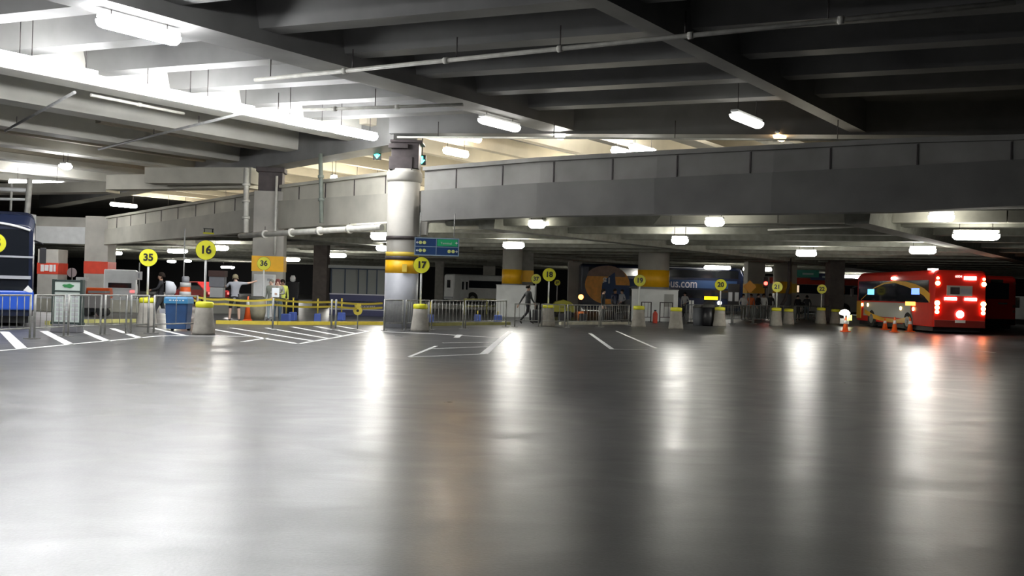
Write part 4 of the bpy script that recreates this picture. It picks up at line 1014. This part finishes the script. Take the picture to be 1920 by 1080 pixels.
# two at pillar 36
t, J = person('person with auburn hair holding white papers before pillar 36', G(519, 607), .1, mat('cloth_mottled', (.2, .2, .17), .8, var=.4, scale=12), JN, dict(lel=(.26, -.05, 1.18), lwr=(.08, -.26, 1.17), rel=(-.26, -.05, 1.18), rwr=(-.1, -.26, 1.17)), 0, True, False, HAIRR, True)
pp = tag(MB().box((0, 0, 0), (.28, .02, .36)).build('paper_sheet', mat('paper', (.8, .85, .88), .6)), 'white papers held by the person with auburn hair', 'paper'); pp.location = (t.location.x, t.location.y-.33, 1.22)
person('person in pale clothes standing left of the auburn haired person', G(507, 602), -.3, mat('cloth_sage', (.22, .24, .2), .8), mat('trousers_light', (.3, .36, .38), .8), dict(lel=(.25, -.02, 1.17), lwr=(.2, -.2, 1.02)), 0, True, False, mat('hair_grey', (.16, .16, .13), .7))
person('person in yellow green vest half hidden behind auburn haired person', G(528, 600), .4, mat('vest_lime', (.5, .55, .1), .7), BK, {}, 1)
# background people, right
BG = [('person in white top left of the person in orange, before the dark coach', 1393, 600, WH, OL, 0, .2), ('person in orange safety vest right of the dark coach', 1407, 599, ORV, OL, 1, -.4), ('person in black standing between the orange vest and sign 21', 1421, 600, BK, BK, 0, .8),
      ('person in pale shirt waiting left of sign 21', 1431, 600, WH, DK, 1, -.2), ('person in dark coat behind the barrier left of sign 21', 1443, 600, DK, BK, 0, 2.6), ('person in black right of sign 21 with elbows out', 1495, 601, BK, BK, 0, .3),
      ('person in dark clothes left of sign 22', 1512, 600, DK, JN, 1, 2.9), ('person in grey near the coach side, left of sign 19', 1130, 606, DK, DK, 0, 1.2), ('person in dark trousers and pale top left of sign 19', 1165, 597, GY, BK, 0, -1), ('seated looking person in dark blue behind the barrier, coach rear', 1152, 600, NAVY, BK, 1, .6),
      ('person in white top left of the black bin', 1283, 596, WH, DK, 0, -.7)]
for i, (lab, px, py, sh_, pa, sk, rz) in enumerate(BG):
    pose = {} if i % 2 else dict(lel=(.3, .05, 1.17), lwr=(.16, -.14, 1.02), rel=(-.28, .04, 1.16))
    person(lab, G(px, py), rz, sh_, pa, pose, sk, scale=.97+.01*(i % 5), gr='people waiting on the platform')
# orange diamond sign carried/standing by the orange vest person
t = thing('road_work_sign', 'orange diamond shaped sign standing right of the dark coach', 'sign', G(1404, 601))
MB().plate([(-.42, 2.15), (0, 1.73), (.42, 2.15), (0, 2.57)], 'y', -.03, 0).build('panel', mat('sign_orange', (.85, .35, .01), .4), t); MB().cyl((0, .02, 0), (0, .02, 2.3), .03).box((0, .02, .02), (.5, .5, .04)).build('stand', STEEL, t)
t = thing('signal_lamp', 'red signal light right of the orange diamond sign', 'lamp', gx(1500, 68)*1.0); t.location = (DP(1502-0, 530, 68).x, 68, 0)
t.location = (DP(1435, 531, 67).x, 67, 0)
z = DP(1435, 530, 67).z
MB().box((0, 0, z), (.3, .2, .75)).build('housing', BLACK, t, .03); MB().cyl((0, -.14, z-.05), (0, -.1, z-.05), .13, n=16).build('lens', REDG, t); MB().cyl((0, 0, 0), (0, 0, z), .04).build('post', DSTEEL, t)
# twin white posts left of bins
for lab, px in (('left white post of the pair between white wall and bins', 1293), ('right white post of the pair between white wall and bins', 1298)):
    p = gx(px, 52); t = thing('marker_post', lab, 'post', p, 0, 'white marker posts'); MB().cyl((0, 0, 0), (0, 0, 1.25), .06, n=12).build('tube', WHITE, t); MB().lathe([(.14, 0), (.14, .05), (.06, .08)], 16).build('foot', RUBBER, t)

# ------------------------------------------------------------------ world, view
w = bpy.data.worlds.new('night'); w.use_nodes = True; w.node_tree.nodes['Background'].inputs[0].default_value = (.02, .022, .028, 1); w.node_tree.nodes['Background'].inputs[1].default_value = .3
sc.world = w
sc.view_settings.view_transform = 'Standard'; sc.view_settings.look = 'None'; sc.view_settings.exposure = 0.0; sc.view_settings.gamma = 1
